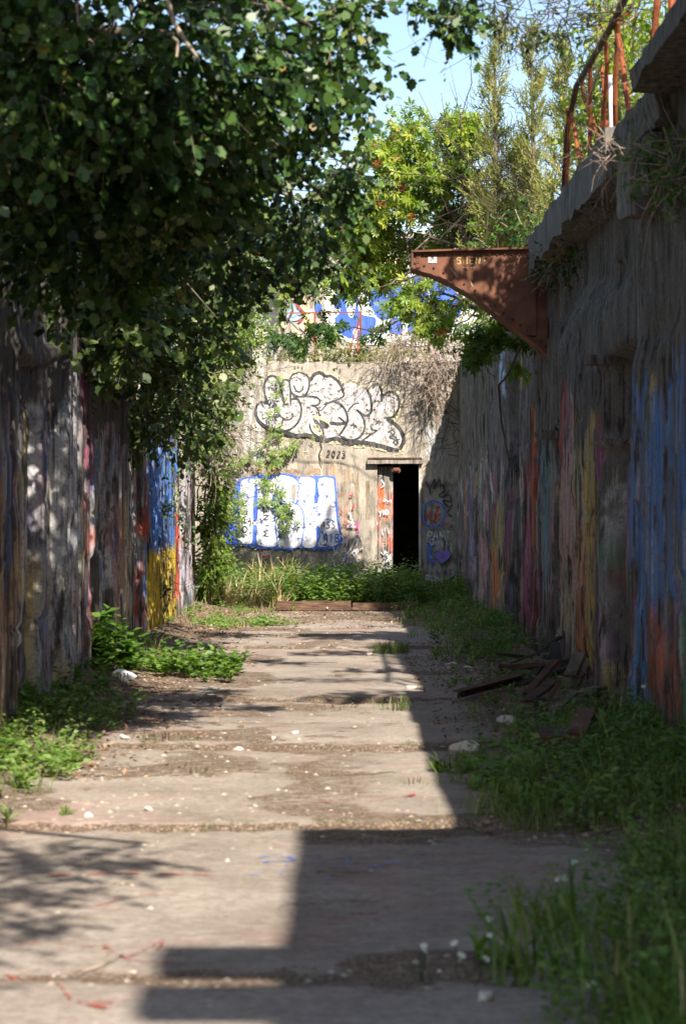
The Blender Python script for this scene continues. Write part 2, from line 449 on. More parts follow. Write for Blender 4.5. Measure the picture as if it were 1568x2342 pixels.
def common_relief(U, Z, seed, bw=.13):
    b = np.floor(U/bw); rel = (_h(b, np.floor(Z/1.3+.8*_h(b, 0, 3)), seed)-.5)*.04
    g = np.abs(U/bw-b-.5)*2; rel = rel-.018*ss(.78, 1, g)
    lift = np.abs(((Z+.06*vn(U*.8, 0*Z, 9)) % .78)/.78-.5)*2; rel = rel-.03*ss(.95, 1, lift)*ss(.25, .5, vn(U*1.2, Z*2, seed+2))+.03*(_h(np.floor(U/1.3), np.floor((Z+.06*vn(U*.8, 0*Z, 9))/.78+.5), seed+6)-.5)
    rel = rel+(fbm(U*5, Z*1.2, seed+4, 3)-.5)*.014
    rel = rel-.02*ss(.6, .66, fbm(U*4.1, Z*1.6, seed+8, 3))-.02*ss(.72, .82, vn(U*7, Z*3, seed+18))
    rel = rel+.008*(vn(U*22, Z*2.5, seed+3)-.5)
    return rel
def band(U, a, b, e=.015): return ss(a-e, a+e, U)*ss(-b-e, -b+e, -U)

# right wall
rw = empty('concrete_wall', (XR, 21, 0), 'tall dark board-marked concrete wall with peeling paint along the right side of the path', 'wall')
def relR(U, Z):
    r = common_relief(U, Z, 11)
    r = r-.20*band(U, 15.35, 16.75)*ss(-2.75, -2.7, -Z)                     # slot
    r = r+.12*band(U, 15.35, 16.8)*band(Z, 2.02, 2.1)                       # bar across it
    r = r-.13*band(U, 19.9, 21.0)*ss(-2.35, -2.3, -Z)
    r = r-.16*band(U, 24.9, 26.2)*ss(-3.3, -3.2, -Z)
    r = r-.12*band(U, 29.3, 30.2)*ss(-2.5, -2.4, -Z)-.10*band(U, 22.4, 22.8)*ss(-3.0, -2.9, -Z)-.09*band(U, 27.4, 27.7)-.1*band(U, 18.3, 18.45)*ss(-2.2, -2.1, -Z)-.1*band(U, 13.9, 14.05)-.12*band(U, 14.8, 14.95)*ss(-1.6, -1.5, -Z)
    r = r-.10*band(U, 32.4, 33.1)
    r = r+.06*band(U, 16.75, 19.9)+.05*band(U, 26.2, 29.3)+.04*band(U, 12.0, 15.3)*ss(-2.9, -2.7, -Z-.3*vn(U*3, 0*Z, 5))
    r = r-.14*ss(3.05, 3.5, Z+.35*(fbm(U*1.3, 0*Z, 4)-.5)*2)*ss(.35, .6, fbm(U*.8, Z*.8, 21))*ss(-22, -21, -U)
    return r
def paintR(U, Z):
    rgb, al = auto_paint(U, Z, 5, ['white','dred','teal','cream','orange','purple','white','yellow','black','green','pink','mag'], 2.5, .56)
    p = lambda *a, **k: patch(rgb, al, U, Z, *a, **k)
    p(13.3, 15.3, .95, 2.2, (.09,.22,.5), s=1.0, seed=31, streak=.75, rag=.22)
    p(11.5, 13.6, 1.05, 2.35, (.08,.21,.48), s=1.0, seed=32, streak=.75, rag=.22)
    p(11.5, 13.0, .3, 1.1, (.07,.34,.18), s=1.0, seed=33)
    p(14.3, 15.1, -.2, .95, (.07,.25,.56), s=1.1, seed=34)
    p(12.9, 14.0, .1, .8, 'orange', s=.7, seed=35)
    p(15.4, 16.75, .7, 1.9, (.16,.025,.02), s=.9, seed=41, rag=.3)
    p(17.2, 19.7, .35, 2.0, 'cream', s=.8, seed=36, streak=.6)
    p(18.6, 19.8, .8, 2.6, 'pink', s=.8, seed=37)
    p(17.0, 17.7, .2, 2.2, 'yellow', s=.8, seed=38)
    p(17.6, 18.2, .1, 1.4, 'orange', s=.8, seed=39)
    p(19.2, 19.7, 1.9, 2.7, 'red', s=.8, seed=40)
    p(21.2, 22.6, .8, 2.2, 'teal', s=.9, seed=42)
    p(22.6, 24.3, .2, 2.1, 'dred', s=1, seed=43)
    p(22.9, 23.5, 1.3, 2.6, 'orange', s=.8, seed=44)
    p(23.6, 24.1, .2, 1.5, 'mag', s=.8, seed=45)
    p(26.4, 27.2, 2.9, 4.1, (.4,.5,.62), s=1, seed=46)
    p(24.2, 24.7, 3.0, 4.0, 'yellow', s=.6, seed=47)
    p(26.5, 28.8, .3, 1.6, 'yellow', s=.6, seed=48)
    p(27.3, 28.9, .2, 1.0, 'orange', s=.7, seed=49)
    p(30.3, 32.2, .2, 1.7, 'pink', s=.7, seed=50)
    p(31.0, 31.8, 1.2, 2.2, 'green', s=.7, seed=51)
    p(33.3, 34.6, .5, 2.0, 'blue', s=.6, seed=52)
    p(35.0, 35.6, 1.3, 2.1, 'orange', s=.9, seed=53)
    return rgb, al
def topR(Y): return 4.2+.05*(fbm(Y*2, 0*Y, 7)-.5)-.12*ss(13.4, 13.6, Y)*ss(-15.6, -15.4, -Y)+.06*(vn(Y*7, 0*Y, 3)-.5)
YR = np.concatenate([np.arange(5, 12, .1), np.arange(12, 22, .025), np.arange(22, FAR+.3, .035)])
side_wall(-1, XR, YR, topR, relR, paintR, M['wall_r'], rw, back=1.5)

def rough_slab(name, x0, x1, y0, y1, z0, z1, m, parent, seed, amp=.03, n=(8, 60, 6), bottom=.0):
    """closed box whose faces are broken up by noise"""
    V = []; idx = {}; Fc = []
    nx, ny, nz = n
    def vid(i, j, k):
        key = (i, j, k)
        if key not in idx:
            idx[key] = len(V)
            x = x0+(x1-x0)*i/nx; y = y0+(y1-y0)*j/ny; z = z0+(z1-z0)*k/nz
            d = lambda q: (float(fbm(np.array(y*3.+x*2+q*9.1), np.array(z*4.+x*3-q*5.3), seed, 3))-.5)*2*amp
            if k == 0: z += bottom*float(ss(.45, .75, fbm(np.array(y*1.4), np.array(x*2.), seed+5)))
            V.append((x+d(0), y+d(1), z+d(2)*.7))
        return idx[key]
    for i in range(nx):
        for j in range(ny):
            Fc.append((vid(i,j,0), vid(i,j+1,0), vid(i+1,j+1,0), vid(i+1,j,0)))
            Fc.append((vid(i,j,nz), vid(i+1,j,nz), vid(i+1,j+1,nz), vid(i,j+1,nz)))
    for j in range(ny):
        for k in range(nz):
            Fc.append((vid(0,j,k), vid(0,j,k+1), vid(0,j+1,k+1), vid(0,j+1,k)))
            Fc.append((vid(nx,j,k), vid(nx,j+1,k), vid(nx,j+1,k+1), vid(nx,j,k+1)))
    for i in range(nx):
        for k in range(nz):
            Fc.append((vid(i,0,k), vid(i+1,0,k), vid(i+1,0,k+1), vid(i,0,k+1)))
            Fc.append((vid(i,ny,k), vid(i,ny,k+1), vid(i+1,ny,k+1), vid(i+1,ny,k)))
    mb = MB(); mb.v = V; mb.f = Fc
    return mb.build(name, m, parent)
rough_slab('cornice', 1.9, 2.5, 15.3, 21.4, 3.92, 4.28, M['wallpiece'], rw, 3, .035, (6, 120, 6), .2)
rough_slab('cornice', 1.82, 2.7, 4.2, 13.3, 4.13, 4.28, M['concdark'], rw, 4, .03, (8, 120, 4), .05)
rough_slab('cornice', 1.98, 2.5, 13.3, 15.35, 3.98, 4.24, M['concdark'], rw, 5, .06, (6, 34, 6), .12)
rough_slab('broken_chunk', 1.93, 2.2, 14.15, 14.75, 3.5, 3.98, M['wallpiece'], rw, 6, .05, (5, 10, 8), .1)
rough_slab('broken_chunk', 2.0, 2.25, 13.7, 14.1, 3.6, 3.98, M['concdark'], rw, 7, .06, (5, 8, 8), .12)
rough_slab('shelf_block', 1.93, 2.3, 16.72, 16.86, 2.68, 2.76, M['concdark'], rw, 8, .02, (5, 4, 4))
rough_slab('shelf_block', 1.98, 2.3, 20.9, 21.1, 2.24, 2.33, M['concdark'], rw, 9, .02, (5, 4, 4))

# left wall
lw = empty('concrete_wall', (XL, 24, 0), 'grey board-marked concrete wall with colourful peeling paint under the leaves on the left', 'wall')
def relL(U, Z):
    r = common_relief(U, Z, 61, .15)
    r = r+.16*band(U, 12, 15.9)*ss(-3.35, -3.3, -Z)
    r = r-.10*band(U, 14.5, 15.5)*ss(-2.6, -2.55, -Z)
    r = r+.10*band(U, 15.6, 16.0)*band(Z, 2.62, 2.74)
    r = r+.14*band(U, 17.2, 18.9)
    r = r-.12*band(U, 19.4, 20.4)*ss(-2.5, -2.4, -Z)
    r = r+.12*band(U, 20.9, 22.2)*ss(-3.0, -2.9, -Z)
    r = r-.14*band(U, 22.9, 23.6)
    r = r+.06*band(U, 24.6, 30.2)
    r = r-.10*band(U, 30.4, 30.9)+.1*band(U, 30.9, 32.4)
    return r
def paintL(U, Z):
    rgb, al = auto_paint(U, Z, 85, ['white','purple','dred','white','navy','blue','white','mag','orange','white','teal','blue','yellow','white'], 2.5, .53)
    p = lambda *a, **k: patch(rgb, al, U, Z, *a, **k)
    p(25.2, 29.6, 1.0, 2.5, (.075,.21,.58), s=1.25, seed=71, rag=.05, streak=.2)
    p(24.9, 25.6, .55, 1.35, (.07,.19,.5), s=1.2, seed=72, rag=.05)
    p(25.1, 29.5, -.2, 1.06, (.68,.47,.02), s=1.3, seed=73, rag=.05, streak=.12)
    p(29.2, 30.1, .35, 1.5, (.55,.075,.03), s=1.2, seed=74, rag=.04, streak=.1)
    p(24.5, 25.3, 1.25, 1.55, (.5,.08,.03), s=1.2, seed=75, rag=.03, streak=.1)
    p(24.2, 24.8, .2, .9, (.42,.07,.03), s=1, seed=76, rag=.1)
    p(30.9, 32.3, .2, 2.3, (.6,.52,.55), s=.9, seed=77)
    p(32.4, 33.2, .2, 1.6, 'navy', s=.7, seed=78)
    p(33.3, 33.8, .6, 2.2, 'mag', s=.6, seed=79)
    p(18.0, 19.0, 1.9, 2.6, 'mag', s=.7, seed=80)
    p(19.1, 19.5, .3, 1.3, 'mag', s=.8, seed=81)
    p(17.3, 18.1, 0, 2.8, (.55,.52,.52), s=.8, seed=82)
    p(16.1, 16.6, .8, 2.2, 'dred', s=.9, seed=83)
    p(15.8, 16.2, 0.2, .9, 'cream', s=.9, seed=84)
    p(15.0, 15.5, .5, 1.0, 'navy', s=.9, seed=86)
    p(18.4, 18.9, 1.1, 1.5, (.6,.1,.05), s=.8, seed=87)
    p(21.2, 21.6, .2, 1.8, 'orange', s=.5, seed=88)
    p(22.9, 23.5, .2, 1.6, 'yellow', s=.5, seed=89)
    return rgb, al
def topL(Y):
    t = 3.46-.22*ss(15.9, 15.95, Y)-.12*ss(17.3, 17.34, Y)+.1*ss(19, 19.1, Y)-.5*ss(24, 24.1, Y)-.32*ss(30.3, 30.4, Y)-.1*ss(32.4, 32.45, Y)
    return t+.07*(vn(Y*6, 0*Y, 4)-.5)+.06*(vn(Y*2, 0*Y, 8)-.5)
YL = np.concatenate([np.arange(6, 13.5, .1), np.arange(13.5, 34.3, .03)])
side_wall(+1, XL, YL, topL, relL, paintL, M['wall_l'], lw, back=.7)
mb = MB(); mb.box(XL-.7, XL+.0, 34.27, 34.34, -.2, 2.35); mb.build('wall_end', M['conc'], lw)

# ------------------------------------------------------------------ end wall
ew = empty('bunker_end_wall', (0, FAR, 0), 'pale concrete end wall with a dark doorway and big bubble graffiti closing the path', 'wall')
DX0, DX1, DH = .67, 1.435, 2.40
xs = np.unique(np.concatenate([np.arange(-5, -2.4, .08), np.arange(-2.4, 2.35, .03), [DX0, DX1]]))
zs = np.unique(np.concatenate([np.arange(-.2, 4.22, .03), [DH, 4.22]]))
U, Z = np.meshgrid(xs, zs, indexing='ij')
arch = ss(.0, .03, (2.34+.10*np.sin((U+2.2)*1.1)+.03*vn(U*6, 0*U, 2)-.22*ss(.1,.75,U))-Z)
rel = .03*arch+.025*fbm(U*3, Z*3, 3)+.02*ss(.62, .7, fbm(U*4, Z*5, 9))+.03*band(Z, 1.24, 1.26, .006)*ss(.4,.6,vn(U*3,Z,1))
rel += .05*band(Z, 3.3, 3.32, .008)*ss(.4,.55,vn(U*2,Z,3))
P = np.stack([U, FAR+rel, Z], -1)
P[:,-1,2] = 4.22+.05*(vn(xs*4, 0*xs, 5)-.5)
rgb, al = auto_paint(U, Z, 140, ['white','cream','black','pink'], .9, .66, 1.5)
al *= .6
pp = lambda *a, **k: patch(rgb, al, U, Z, *a, **k)
pp(-.05, .25, .9, 1.85, (.3,.09,.09), s=.75, seed=5, rag=.1, streak=.7)
pp(-.2, .6, 1.2, 2.3, (.42,.3,.17), s=.45, seed=6, rag=.2, streak=.5)
pp(-1.6, .2, 2.1, 2.33, (.5,.3,.15), s=.7, seed=7, rag=.04, streak=.7)
pp(-.9, .0, 1.9, 2.12, (.3,.3,.4), s=.45, seed=8, rag=.05)
pp(1.44, 2.1, -.1, 1.0, (.16,.15,.15), s=.6, seed=9)
pp(1.46, 1.75, -.1, 1.4, (.5,.5,.5), s=.8, seed=10)
pp(-2.2, .5, -.1, .75, (.3,.3,.3), s=.5, seed=11)
pp(-1.7, -1.4, 2.6, 4.1, (.7,.68,.64), s=.7, seed=12, rag=.15)
pp(1.5, 1.8, 2.5, 3.1, (.5,.5,.5), s=.9, seed=13, rag=.05)
pp(1.25, 1.6, 2.5, 4.2, (.55,.48,.4), s=.4, seed=14)
C = np.concatenate([rgb, al[...,None]], -1)
cu = (U[:-1,:-1]+U[1:,1:])/2; cz = (Z[:-1,:-1]+Z[1:,1:])/2
mask = ~((cu > DX0) & (cu < DX1) & (cz < DH))
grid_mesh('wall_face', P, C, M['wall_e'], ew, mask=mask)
b = MB()                                            # reveals, head and the dark room behind
b.box(-5, -4.9, FAR+.1, 44, 0, 4.1)
b.build('side_reveal', M['conc'], ew)
b = MB(); b.box(-1.6, DX0, FAR+.12, FAR+.42, -.1, 4.1); b.box(DX1, 2.6, FAR+.12, FAR+.5, -.1, 4.1); b.box(DX0+.001, DX1-.001, FAR+.12, FAR+.5, DH+.01, 4.1)
b.box(-5, -1.601, FAR+.12, FAR+.42, -.1, 4.1)
b.build('wall_core', M['conc'], ew)
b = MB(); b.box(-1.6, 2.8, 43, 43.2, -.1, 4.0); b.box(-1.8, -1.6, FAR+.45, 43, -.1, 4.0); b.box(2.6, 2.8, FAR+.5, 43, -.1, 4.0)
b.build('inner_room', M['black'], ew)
rough_slab('terrace_slab', -5, 5, FAR+.06, 45, 4.06, 4.2, M['conc'], ew, 14, .012, (60, 6, 2))
rough_slab('lintel', .49, 1.48, FAR-.10, FAR+.3, 2.405, 2.50, M['conc'], ew, 15, .014, (24, 4, 3))
b = MB(); b.box(.5, 1.46, FAR-.115, FAR-.10, 2.485, 2.515); b.build('lintel_strip', M['rustdark'], ew)
b = MB(); b.box(1.412, 1.45, FAR-.03, FAR+.1, 0, 2.39); b.build('door_frame', M['concpale'], ew)
b = MB(); b.box(.93, .955, FAR+.0, FAR+.03, 2.26, 2.40); b.box(1.06, 1.085, FAR, FAR+.03, 2.26, 2.40); b.box(.95, 1.065, FAR+.0, FAR+.03, 2.24, 2.27)
b.tube([(.96,FAR-.01,2.3),(1.06,FAR-.01,2.3)], .04, 10); b.build('door_roller', M['rust'], ew)
# broken left jamb with its own paint: a panel leaning back from the doorway corner
jx = np.linspace(DX0-.01, .955, 16); jz = np.linspace(-.1, 2.36, 110)
JU, JZ = np.meshgrid(jx, jz, indexing='ij')
JP = np.stack([JU, FAR+.10+.22*(JU-DX0)+.015*fbm(JU*9, JZ*5, 4), JZ], -1)
rgb, al = auto_paint(JU*2.5, JZ*2.5, 30, ['white','black','dred','black'], 9, .52, 3)
J = lambda *a, **k: patch(rgb, al, JU, JZ, *a, **k)
J(.6, 1, 1.25, 1.95, (.75,.1,.02), s=1.1, seed=3, rag=.06, streak=.4)
J(.6, 1, .75, 1.5, (.02,.02,.02), s=1.1, seed=4, rag=.1, streak=.45)
J(.6, 1, .95, 1.15, (.7,.12,.05), s=1, seed=5, rag=.1, streak=.6)
J(.6, 1, .05, .7, (.3,.33,.35), s=.8, seed=6, rag=.1)
J(.6, 1, 2.0, 2.3, (.02,.02,.02), s=.9, seed=6, rag=.1)
C = np.concatenate([rgb, al[...,None]], -1)
grid_mesh('jamb_panel', JP, C, M['wall_e'], ew)


# ---- graffiti on the end wall: thin coats, each a few millimetres in front of the one below
G0 = FAR-.006
class Coat:
    n = 0
def P1(c): return (535.04+c[0]*.34123, 805.7+c[1]*.34123)     # measured on an enlargement of the upper writing
def P2(c): return (472.1+c[0]*.38137, 1038.6+c[1]*.38137)     # ... of the lower writing
def P3(c): return (723.9+c[0]*.24087, 1038.6+c[1]*.24087)     # ... round the doorway
def P4(c): return (c[0], c[1])
def onwall(p, y, f=FAR): return ((p[0]-CX)*f/F, y, EYE+(CY-p[1])*f/F)
def smooth(pts, n=6, closed=False):
    pts = [np.array(p, float) for p in pts]; N = len(pts); out = []
    if N < 3: 
        return [pts[0]+(pts[-1]-pts[0])*i/4 for i in range(5)]
    rng = range(N) if closed else range(N-1)
    for i in rng:
        g = lambda k: pts[k % N] if closed else pts[min(max(k, 0), N-1)]
        a, b_, c, d = g(i-1), g(i), g(i+1), g(i+2)
        for k in range(n):
            t = k/n
            out.append(.5*((2*b_)+(-a+c)*t+(2*a-5*b_+4*c-d)*t*t+(-a+3*b_-3*c+d)*t**3))
    if not closed: out.append(pts[-1])
    return out
def strokes(name, lst, m, parent, y, f=FAR, mp=P1, closed=False):
    b = MB(); q = 0
    for pts, w in lst:
        s = [np.array(mp(p)) for p in smooth(pts)]; vs = []; fs = []; L = len(s)
        w_ = w/2
        for i, p in enumerate(s):
            d = s[min(i+1, L-1)]-s[max(i-1, 0)]; d = d/(np.linalg.norm(d)+1e-9); nn = np.array((-d[1], d[0]))
            e = min(i, L-1-i)/2.; k = w_*(.55+.45*min(1, e))*(1+.12*math.sin(i*1.7+q))
            yy = y-.00002*i-q*.0003
            vs += [onwall(p+nn*k, yy, f), onwall(p-nn*k, yy, f)]
            if i: fs.append((2*i-2, 2*i-1, 2*i+1, 2*i))
        b.add(vs, fs); q = (q+1) % 12
    return b.build(name, m, parent)
def fills(name, lst, m, parent, y, f=FAR, mp=P1, n=5, sm=True):
    b = MB()
    for q, pts in enumerate(lst):
        s = smooth(pts, n, True) if sm else pts
        vs = [onwall(mp(p), y-.0004*q, f) for p in s]
        b.add(vs, [tuple(range(len(vs)))])
    return b.build(name, m, parent)
GL = {  # a hand alphabet, unit box, y down
 'A': [[(0,1),(.45,0),(.9,1)],[(.2,.62),(.75,.6)]], 'B': [[(.1,1),(.1,0)],[(.1,0),(.7,.1),(.6,.42),(.1,.5)],[(.1,.5),(.8,.6),(.7,.95),(.1,1)]],
 'C': [[(.8,.15),(.3,0),(0,.5),(.3,1),(.8,.85)]], 'D': [[(.1,0),(.1,1)],[(.1,0),(.8,.2),(.8,.8),(.1,1)]],
 'E': [[(.8,.0),(.1,.05)],[(.1,0),(.1,1)],[(.1,.5),(.65,.5)],[(.1,1),(.8,.95)]], 'H': [[(.1,0),(.1,1)],[(.8,0),(.8,1)],[(.1,.5),(.8,.48)]],
 'I': [[(.4,0),(.42,1)]], 'i': [[(.4,.3),(.42,1)],[(.38,.05),(.42,.12)]], 'M': [[(0,1),(.1,0)],[(.1,0),(.45,.6)],[(.45,.6),(.8,0)],[(.8,0),(.9,1)]],
 'N': [[(.1,1),(.12,0)],[(.12,0),(.8,1)],[(.8,1),(.82,0)]], 'O': [[(.45,0),(0,.5),(.45,1),(.9,.5),(.45,0)]],
 'P': [[(.1,1),(.1,0)],[(.1,0),(.8,.1),(.75,.45),(.1,.55)]], 'S': [[(.8,.12),(.3,.0),(.1,.3),(.75,.6),(.65,.95),(.05,.9)]],
 'T': [[(0,0),(.9,.02)],[(.45,0),(.45,1)]], 'U': [[(.1,0),(.15,.8),(.45,1),(.8,.8),(.85,0)]], 'V': [[(.05,0),(.45,1)],[(.45,1),(.9,0)]],
 '2': [[(.1,.2),(.45,0),(.8,.25),(.4,.65),(.05,1)],[(.05,1),(.85,.92)]], '0': [[(.45,0),(.05,.5),(.45,1),(.85,.5),(.45,0)]],
 '3': [[(.1,.1),(.6,0),(.75,.25),(.35,.45)],[(.35,.45),(.85,.6),(.7,.95),(.05,.95)]], 'y': [[(.05,.2),(.4,.6)],[(.85,.2),(.1,1.2)]],
 'e': [[(.1,.6),(.8,.55),(.5,.3),(.1,.55),(.3,1),(.8,.9)]], 'n': [[(.1,.3),(.1,1)],[(.1,.5),(.45,.3),(.75,.5),(.78,1)]],
 'o': [[(.45,.35),(.1,.65),(.45,1),(.8,.65),(.45,.35)]], '-': [[(.1,.5),(.8,.5)]], 'K': [[(.1,0),(.1,1)],[(.8,0),(.12,.5)],[(.12,.5),(.85,1)]],
 'F': [[(.8,0),(.1,.03)],[(.1,0),(.1,1)],[(.1,.5),(.6,.48)]], 'R': [[(.1,1),(.1,0)],[(.1,0),(.8,.1),(.75,.45),(.1,.55)],[(.3,.55),(.85,1)]], 'Y': [[(.05,0),(.45,.5)],[(.85,0),(.45,.5)],[(.45,.5),(.42,1)]]}
def word(txt, x, y, w, h, lw, rot=0, slant=0, step=1.25):
    """strokes for a word from (x, y) top-left, letters w wide, h tall, turned by rot degrees"""
    out = []; ca, sa = math.cos(math.radians(rot)), math.sin(math.radians(rot))
    for i, ch in enumerate(txt):
        if ch == ' ': continue
        for st in GL[ch]:
            pts = []
            for (u, v) in st:
                dx = i*w*step+u*w-slant*v*h; dy = v*h
                pts.append((x+dx*ca-dy*sa, y+dx*sa+dy*ca))
            out.append((pts, lw))
    return out
K = dict(black=m_paint('black_spray', (.025,.024,.025), .38, (.09,.085,.08)), silver=m_paint('silver_spray', (.5,.465,.455), .44, (.36,.33,.32)),
         cream=m_paint('cream_spray', (.6,.53,.33), .5), white=m_paint('white_spray', (.74,.74,.75), .42, (.5,.5,.52)),
         blue=m_paint('blue_spray', (.045,.1,.45), .36, (.1,.2,.6)), red=m_paint('red_spray', (.45,.03,.04), .4),
         skyb=m_paint('pale_blue_spray', (.3,.42,.62), .46), purple=m_paint('purple_spray', (.25,.12,.5), .34, (.32,.2,.55)), green=m_paint('green_spray', (.02,.22,.12), .36),
         yellow=m_paint('yellow_spray', (.7,.6,.2), .38), dwhite=m_paint('thin_white_spray', (.62,.58,.6), .44), mag=m_paint('magenta_spray', (.6,.1,.3), .4),
         smear=m_paint('smeared_ink', (.3,.28,.3), .5), chalk=m_paint('blue_chalk', (.2,.28,.6), .5), redline=m_paint('worn_red_paint', (.42,.1,.08), .5),
         cobalt=m_paint('cobalt_mural_paint', (.035,.09,.46), .3, (.06,.13,.5)), peach=m_paint('peach_mural_paint', (.72,.55,.32), .3), maroon=m_paint('maroon_mural_paint', (.28,.05,.07), .3),
         mteal=m_paint('teal_mural_paint', (.06,.25,.2), .36), gold=m_paint('gold_letter_paint', (.62,.42,.16), .42))
sil = [(148,370),(175,335),(240,355),(205,290),(203,210),(225,170),(265,158),(295,180),(312,215),(328,187),(352,185),(374,215),(380,160),(437,135),(495,160),
       (507,200),(540,150),(590,140),(640,165),(690,170),(730,220),(790,200),(850,235),(900,255),(930,245),(960,212),(985,250),(1005,285),(1050,265),(1100,300),
       (1105,370),(1070,430),(1040,445),(1100,500),(1138,580),(1110,645),(1000,618),(900,598),(840,590),(770,592),(700,570),(620,578),(560,560),(500,545),(400,545),(300,515),(210,500),(160,450)]
strokes('cream_halo', [([(x+(-9 if x < 300 else 6), y-14) for x, y in sil[2:34]], 7), ([(x, y+34) for x, y in sil[::-1][6:40][:18]], 7),
        ([(128,440),(140,480),(175,512)], 3.), ([(118,470),(135,510),(165,530)], 2.6), ([(800,640),(900,622),(1000,655),(1090,680),(1140,640),(1160,560)], 5),
        ([(590,610),(595,650),(580,690),(600,720)], 3)]+word('SH', 388, 636, 44, 62, 3.2, 0, 0, 1.6), K['cream'], ew, G0-.001)
fills('silver_fill', [sil], K['silver'], ew, G0-.004)
SF = [o for o in col.objects if o.name.startswith('silver_fill')][0]
st1 = [([(245,357),(200,333),(160,348),(146,395),(165,455),(225,508)], 6), ([(236,357),(207,285),(204,215),(225,172),(262,158),(295,185),(315,240),(335,342)], 5),
 ([(320,235),(325,192),(350,184),(374,215),(380,362)], 4), ([(437,133),(490,158),(504,215),(485,275),(437,298),(390,275),(372,215),(388,155),(437,133)], 4),
 ([(418,183),(422,190)], 4), ([(449,180),(452,188)], 4), ([(400,220),(412,250),(432,266),(455,252),(464,222)], 3.2),
 ([(404,95),(412,112)], 2.4), ([(430,88),(432,110)], 2.4), ([(462,95),(450,112)], 2.4),
 ([(383,312),(430,318),(450,370),(445,435),(410,492),(350,525),(300,512)], 4.4), ([(398,302),(470,296),(548,300),(575,326),(560,352),(515,356)], 3.8),
 ([(520,357),(558,375),(572,420),(577,452)], 3.4), ([(512,408),(530,392)], 3), ([(298,405),(322,438),(365,452),(392,432),(390,405)], 3.8), ([(290,510),(320,490),(325,450)], 3.6),
 ([(507,195),(540,148),(580,138),(612,165)], 8), ([(612,165),(650,160),(700,200),(735,260)], 6), ([(600,350),(680,322),(735,290),(720,240),(735,205)], 4),
 ([(580,395),(625,345)], 3), ([(665,330),(715,350),(750,400),(760,460),(730,520),(700,560)], 5), ([(700,432),(745,470),(760,480)], 4), ([(640,470),(700,480),(760,470)], 7),
 ([(820,382),(860,430),(876,500),(842,568),(775,587),(710,560)], 4.4), ([(830,392),(880,425),(918,395),(915,310),(888,245)], 5.5), ([(760,400),(800,350),(840,340)], 3),
 ([(985,332),(1000,290),(1050,266),(1098,300),(1103,370),(1068,430),(1003,440)], 5), ([(925,245),(960,212),(988,262),(990,332)], 5), ([(1020,446),(1098,500),(1136,580),(1112,645)], 9),
 ([(850,600),(900,562),(950,532)], 3.6), ([(912,495),(930,520),(962,524)], 4), ([(950,455),(975,485)], 3.6), ([(975,452),(946,486)], 3.6),
 ([(505,480),(520,530),(568,566),(600,560),(590,510),(545,450)], 3.6), ([(530,440),(560,500),(590,560)], 3), ([(780,495),(800,485),(822,505)], 4), ([(800,470),(803,515)], 3.4),
 ([(215,503),(300,528),(370,545),(420,558),(495,556),(560,578),(620,588),(690,578),(730,603),(790,608),(830,602),(920,612),(1000,634),(1060,655),(1105,655)], 9),
 ([(575,600),(588,640),(570,690),(592,760)], 2.6), ([(700,180),(720,240),(700,260)], 3),
 ([(1030,540),(1060,520),(1075,545),(1040,570),(1075,585),(1060,610)], 3), ([(1085,560),(1090,620),(1070,600),(1110,580)], 3), ([(1045,530),(1100,600)], 2.6)]
strokes('black_outline', st1+word('2023', 622, 655, 27, 42, 2.8, 5), K['black'], SF, G0-.008)
fills('black_fang', [[(572,455),(612,468),(638,492),(618,512),(588,498)]], K['black'], SF, G0-.009)
fills('yellow_tooth', [[(x-8,y-7),(x+8,y-7),(x+7,y+8),(x-7,y+8)] for x, y in ((548,430),(575,440),(600,452),(625,465),(545,490),(560,518),(578,545))], K['yellow'], SF, G0-.013)
# big three letters
und = [(150,300),(185,180),(215,145),(330,128),(400,130),(440,115),(500,122),(560,135),(650,132),(760,135),(775,180),(790,380),(800,440),(815,510),(780,560),(690,570),(560,560),(500,575),(430,570),(340,562),(180,545),(115,520),(110,440),(150,380)]
cx_, cy_ = 460, 340
fills('overspray', [[(cx_+(x-cx_)*1.04, cy_+(y-cy_)*1.07) for x, y in und]], m_paint('blue_overspray', (.12,.18,.42), .53), ew, G0-.0005, mp=P2)
fills('blue_backing', [und], K['blue'], ew, G0-.002, mp=P2)
Aw = [(205,190),(228,152),(330,148),(395,160),(397,250),(412,400),(422,520),(412,552),(345,552),(303,532),(304,440),(290,424),(278,440),(274,522),(252,538),(190,522),(192,420),(200,300)]
Sw = [(398,152),(430,130),(490,133),(540,160),(550,230),(535,290),(490,298),(440,290),(455,305),(545,305),(577,350),(582,430),(562,545),(490,564),(430,552),(418,450),(420,408),(480,408),(482,398),(412,400),(400,300)]
Hw = [(548,152),(640,146),(650,200),(645,290),(655,296),(668,290),(672,230),(672,150),(750,146),(764,180),(778,380),(790,450),(800,510),(770,548),(690,556),(665,548),(682,500),(682,450),(668,432),(655,450),(655,548),(575,550),(585,430),(578,345),(550,300)]
BBK = [o for o in col.objects if o.name.startswith('blue_backing')][0]
for q_, lt in enumerate((Aw, Sw, Hw)): fills('white_letter', [lt], K['white'], BBK, G0-.006-.0004*q_, mp=P2, n=4)
fills('blue_counter', [[(290,200),(305,200),(308,380),(278,380)], [(405,268),(450,285),(448,302),(402,296)]], K['blue'], BBK, G0-.010, mp=P2, n=3)
strokes('blue_line', [([(397,250),(412,400),(422,520)], 3), ([(548,300),(578,345),(584,430),(570,548)], 2.4), ([(550,150),(552,230),(540,290)], 2.4), ([(460,300),(400,300)], 2)]
        +word('NIB', 700, 480, 28, 46, 3), K['blue'], BBK, G0-.011, mp=P2)
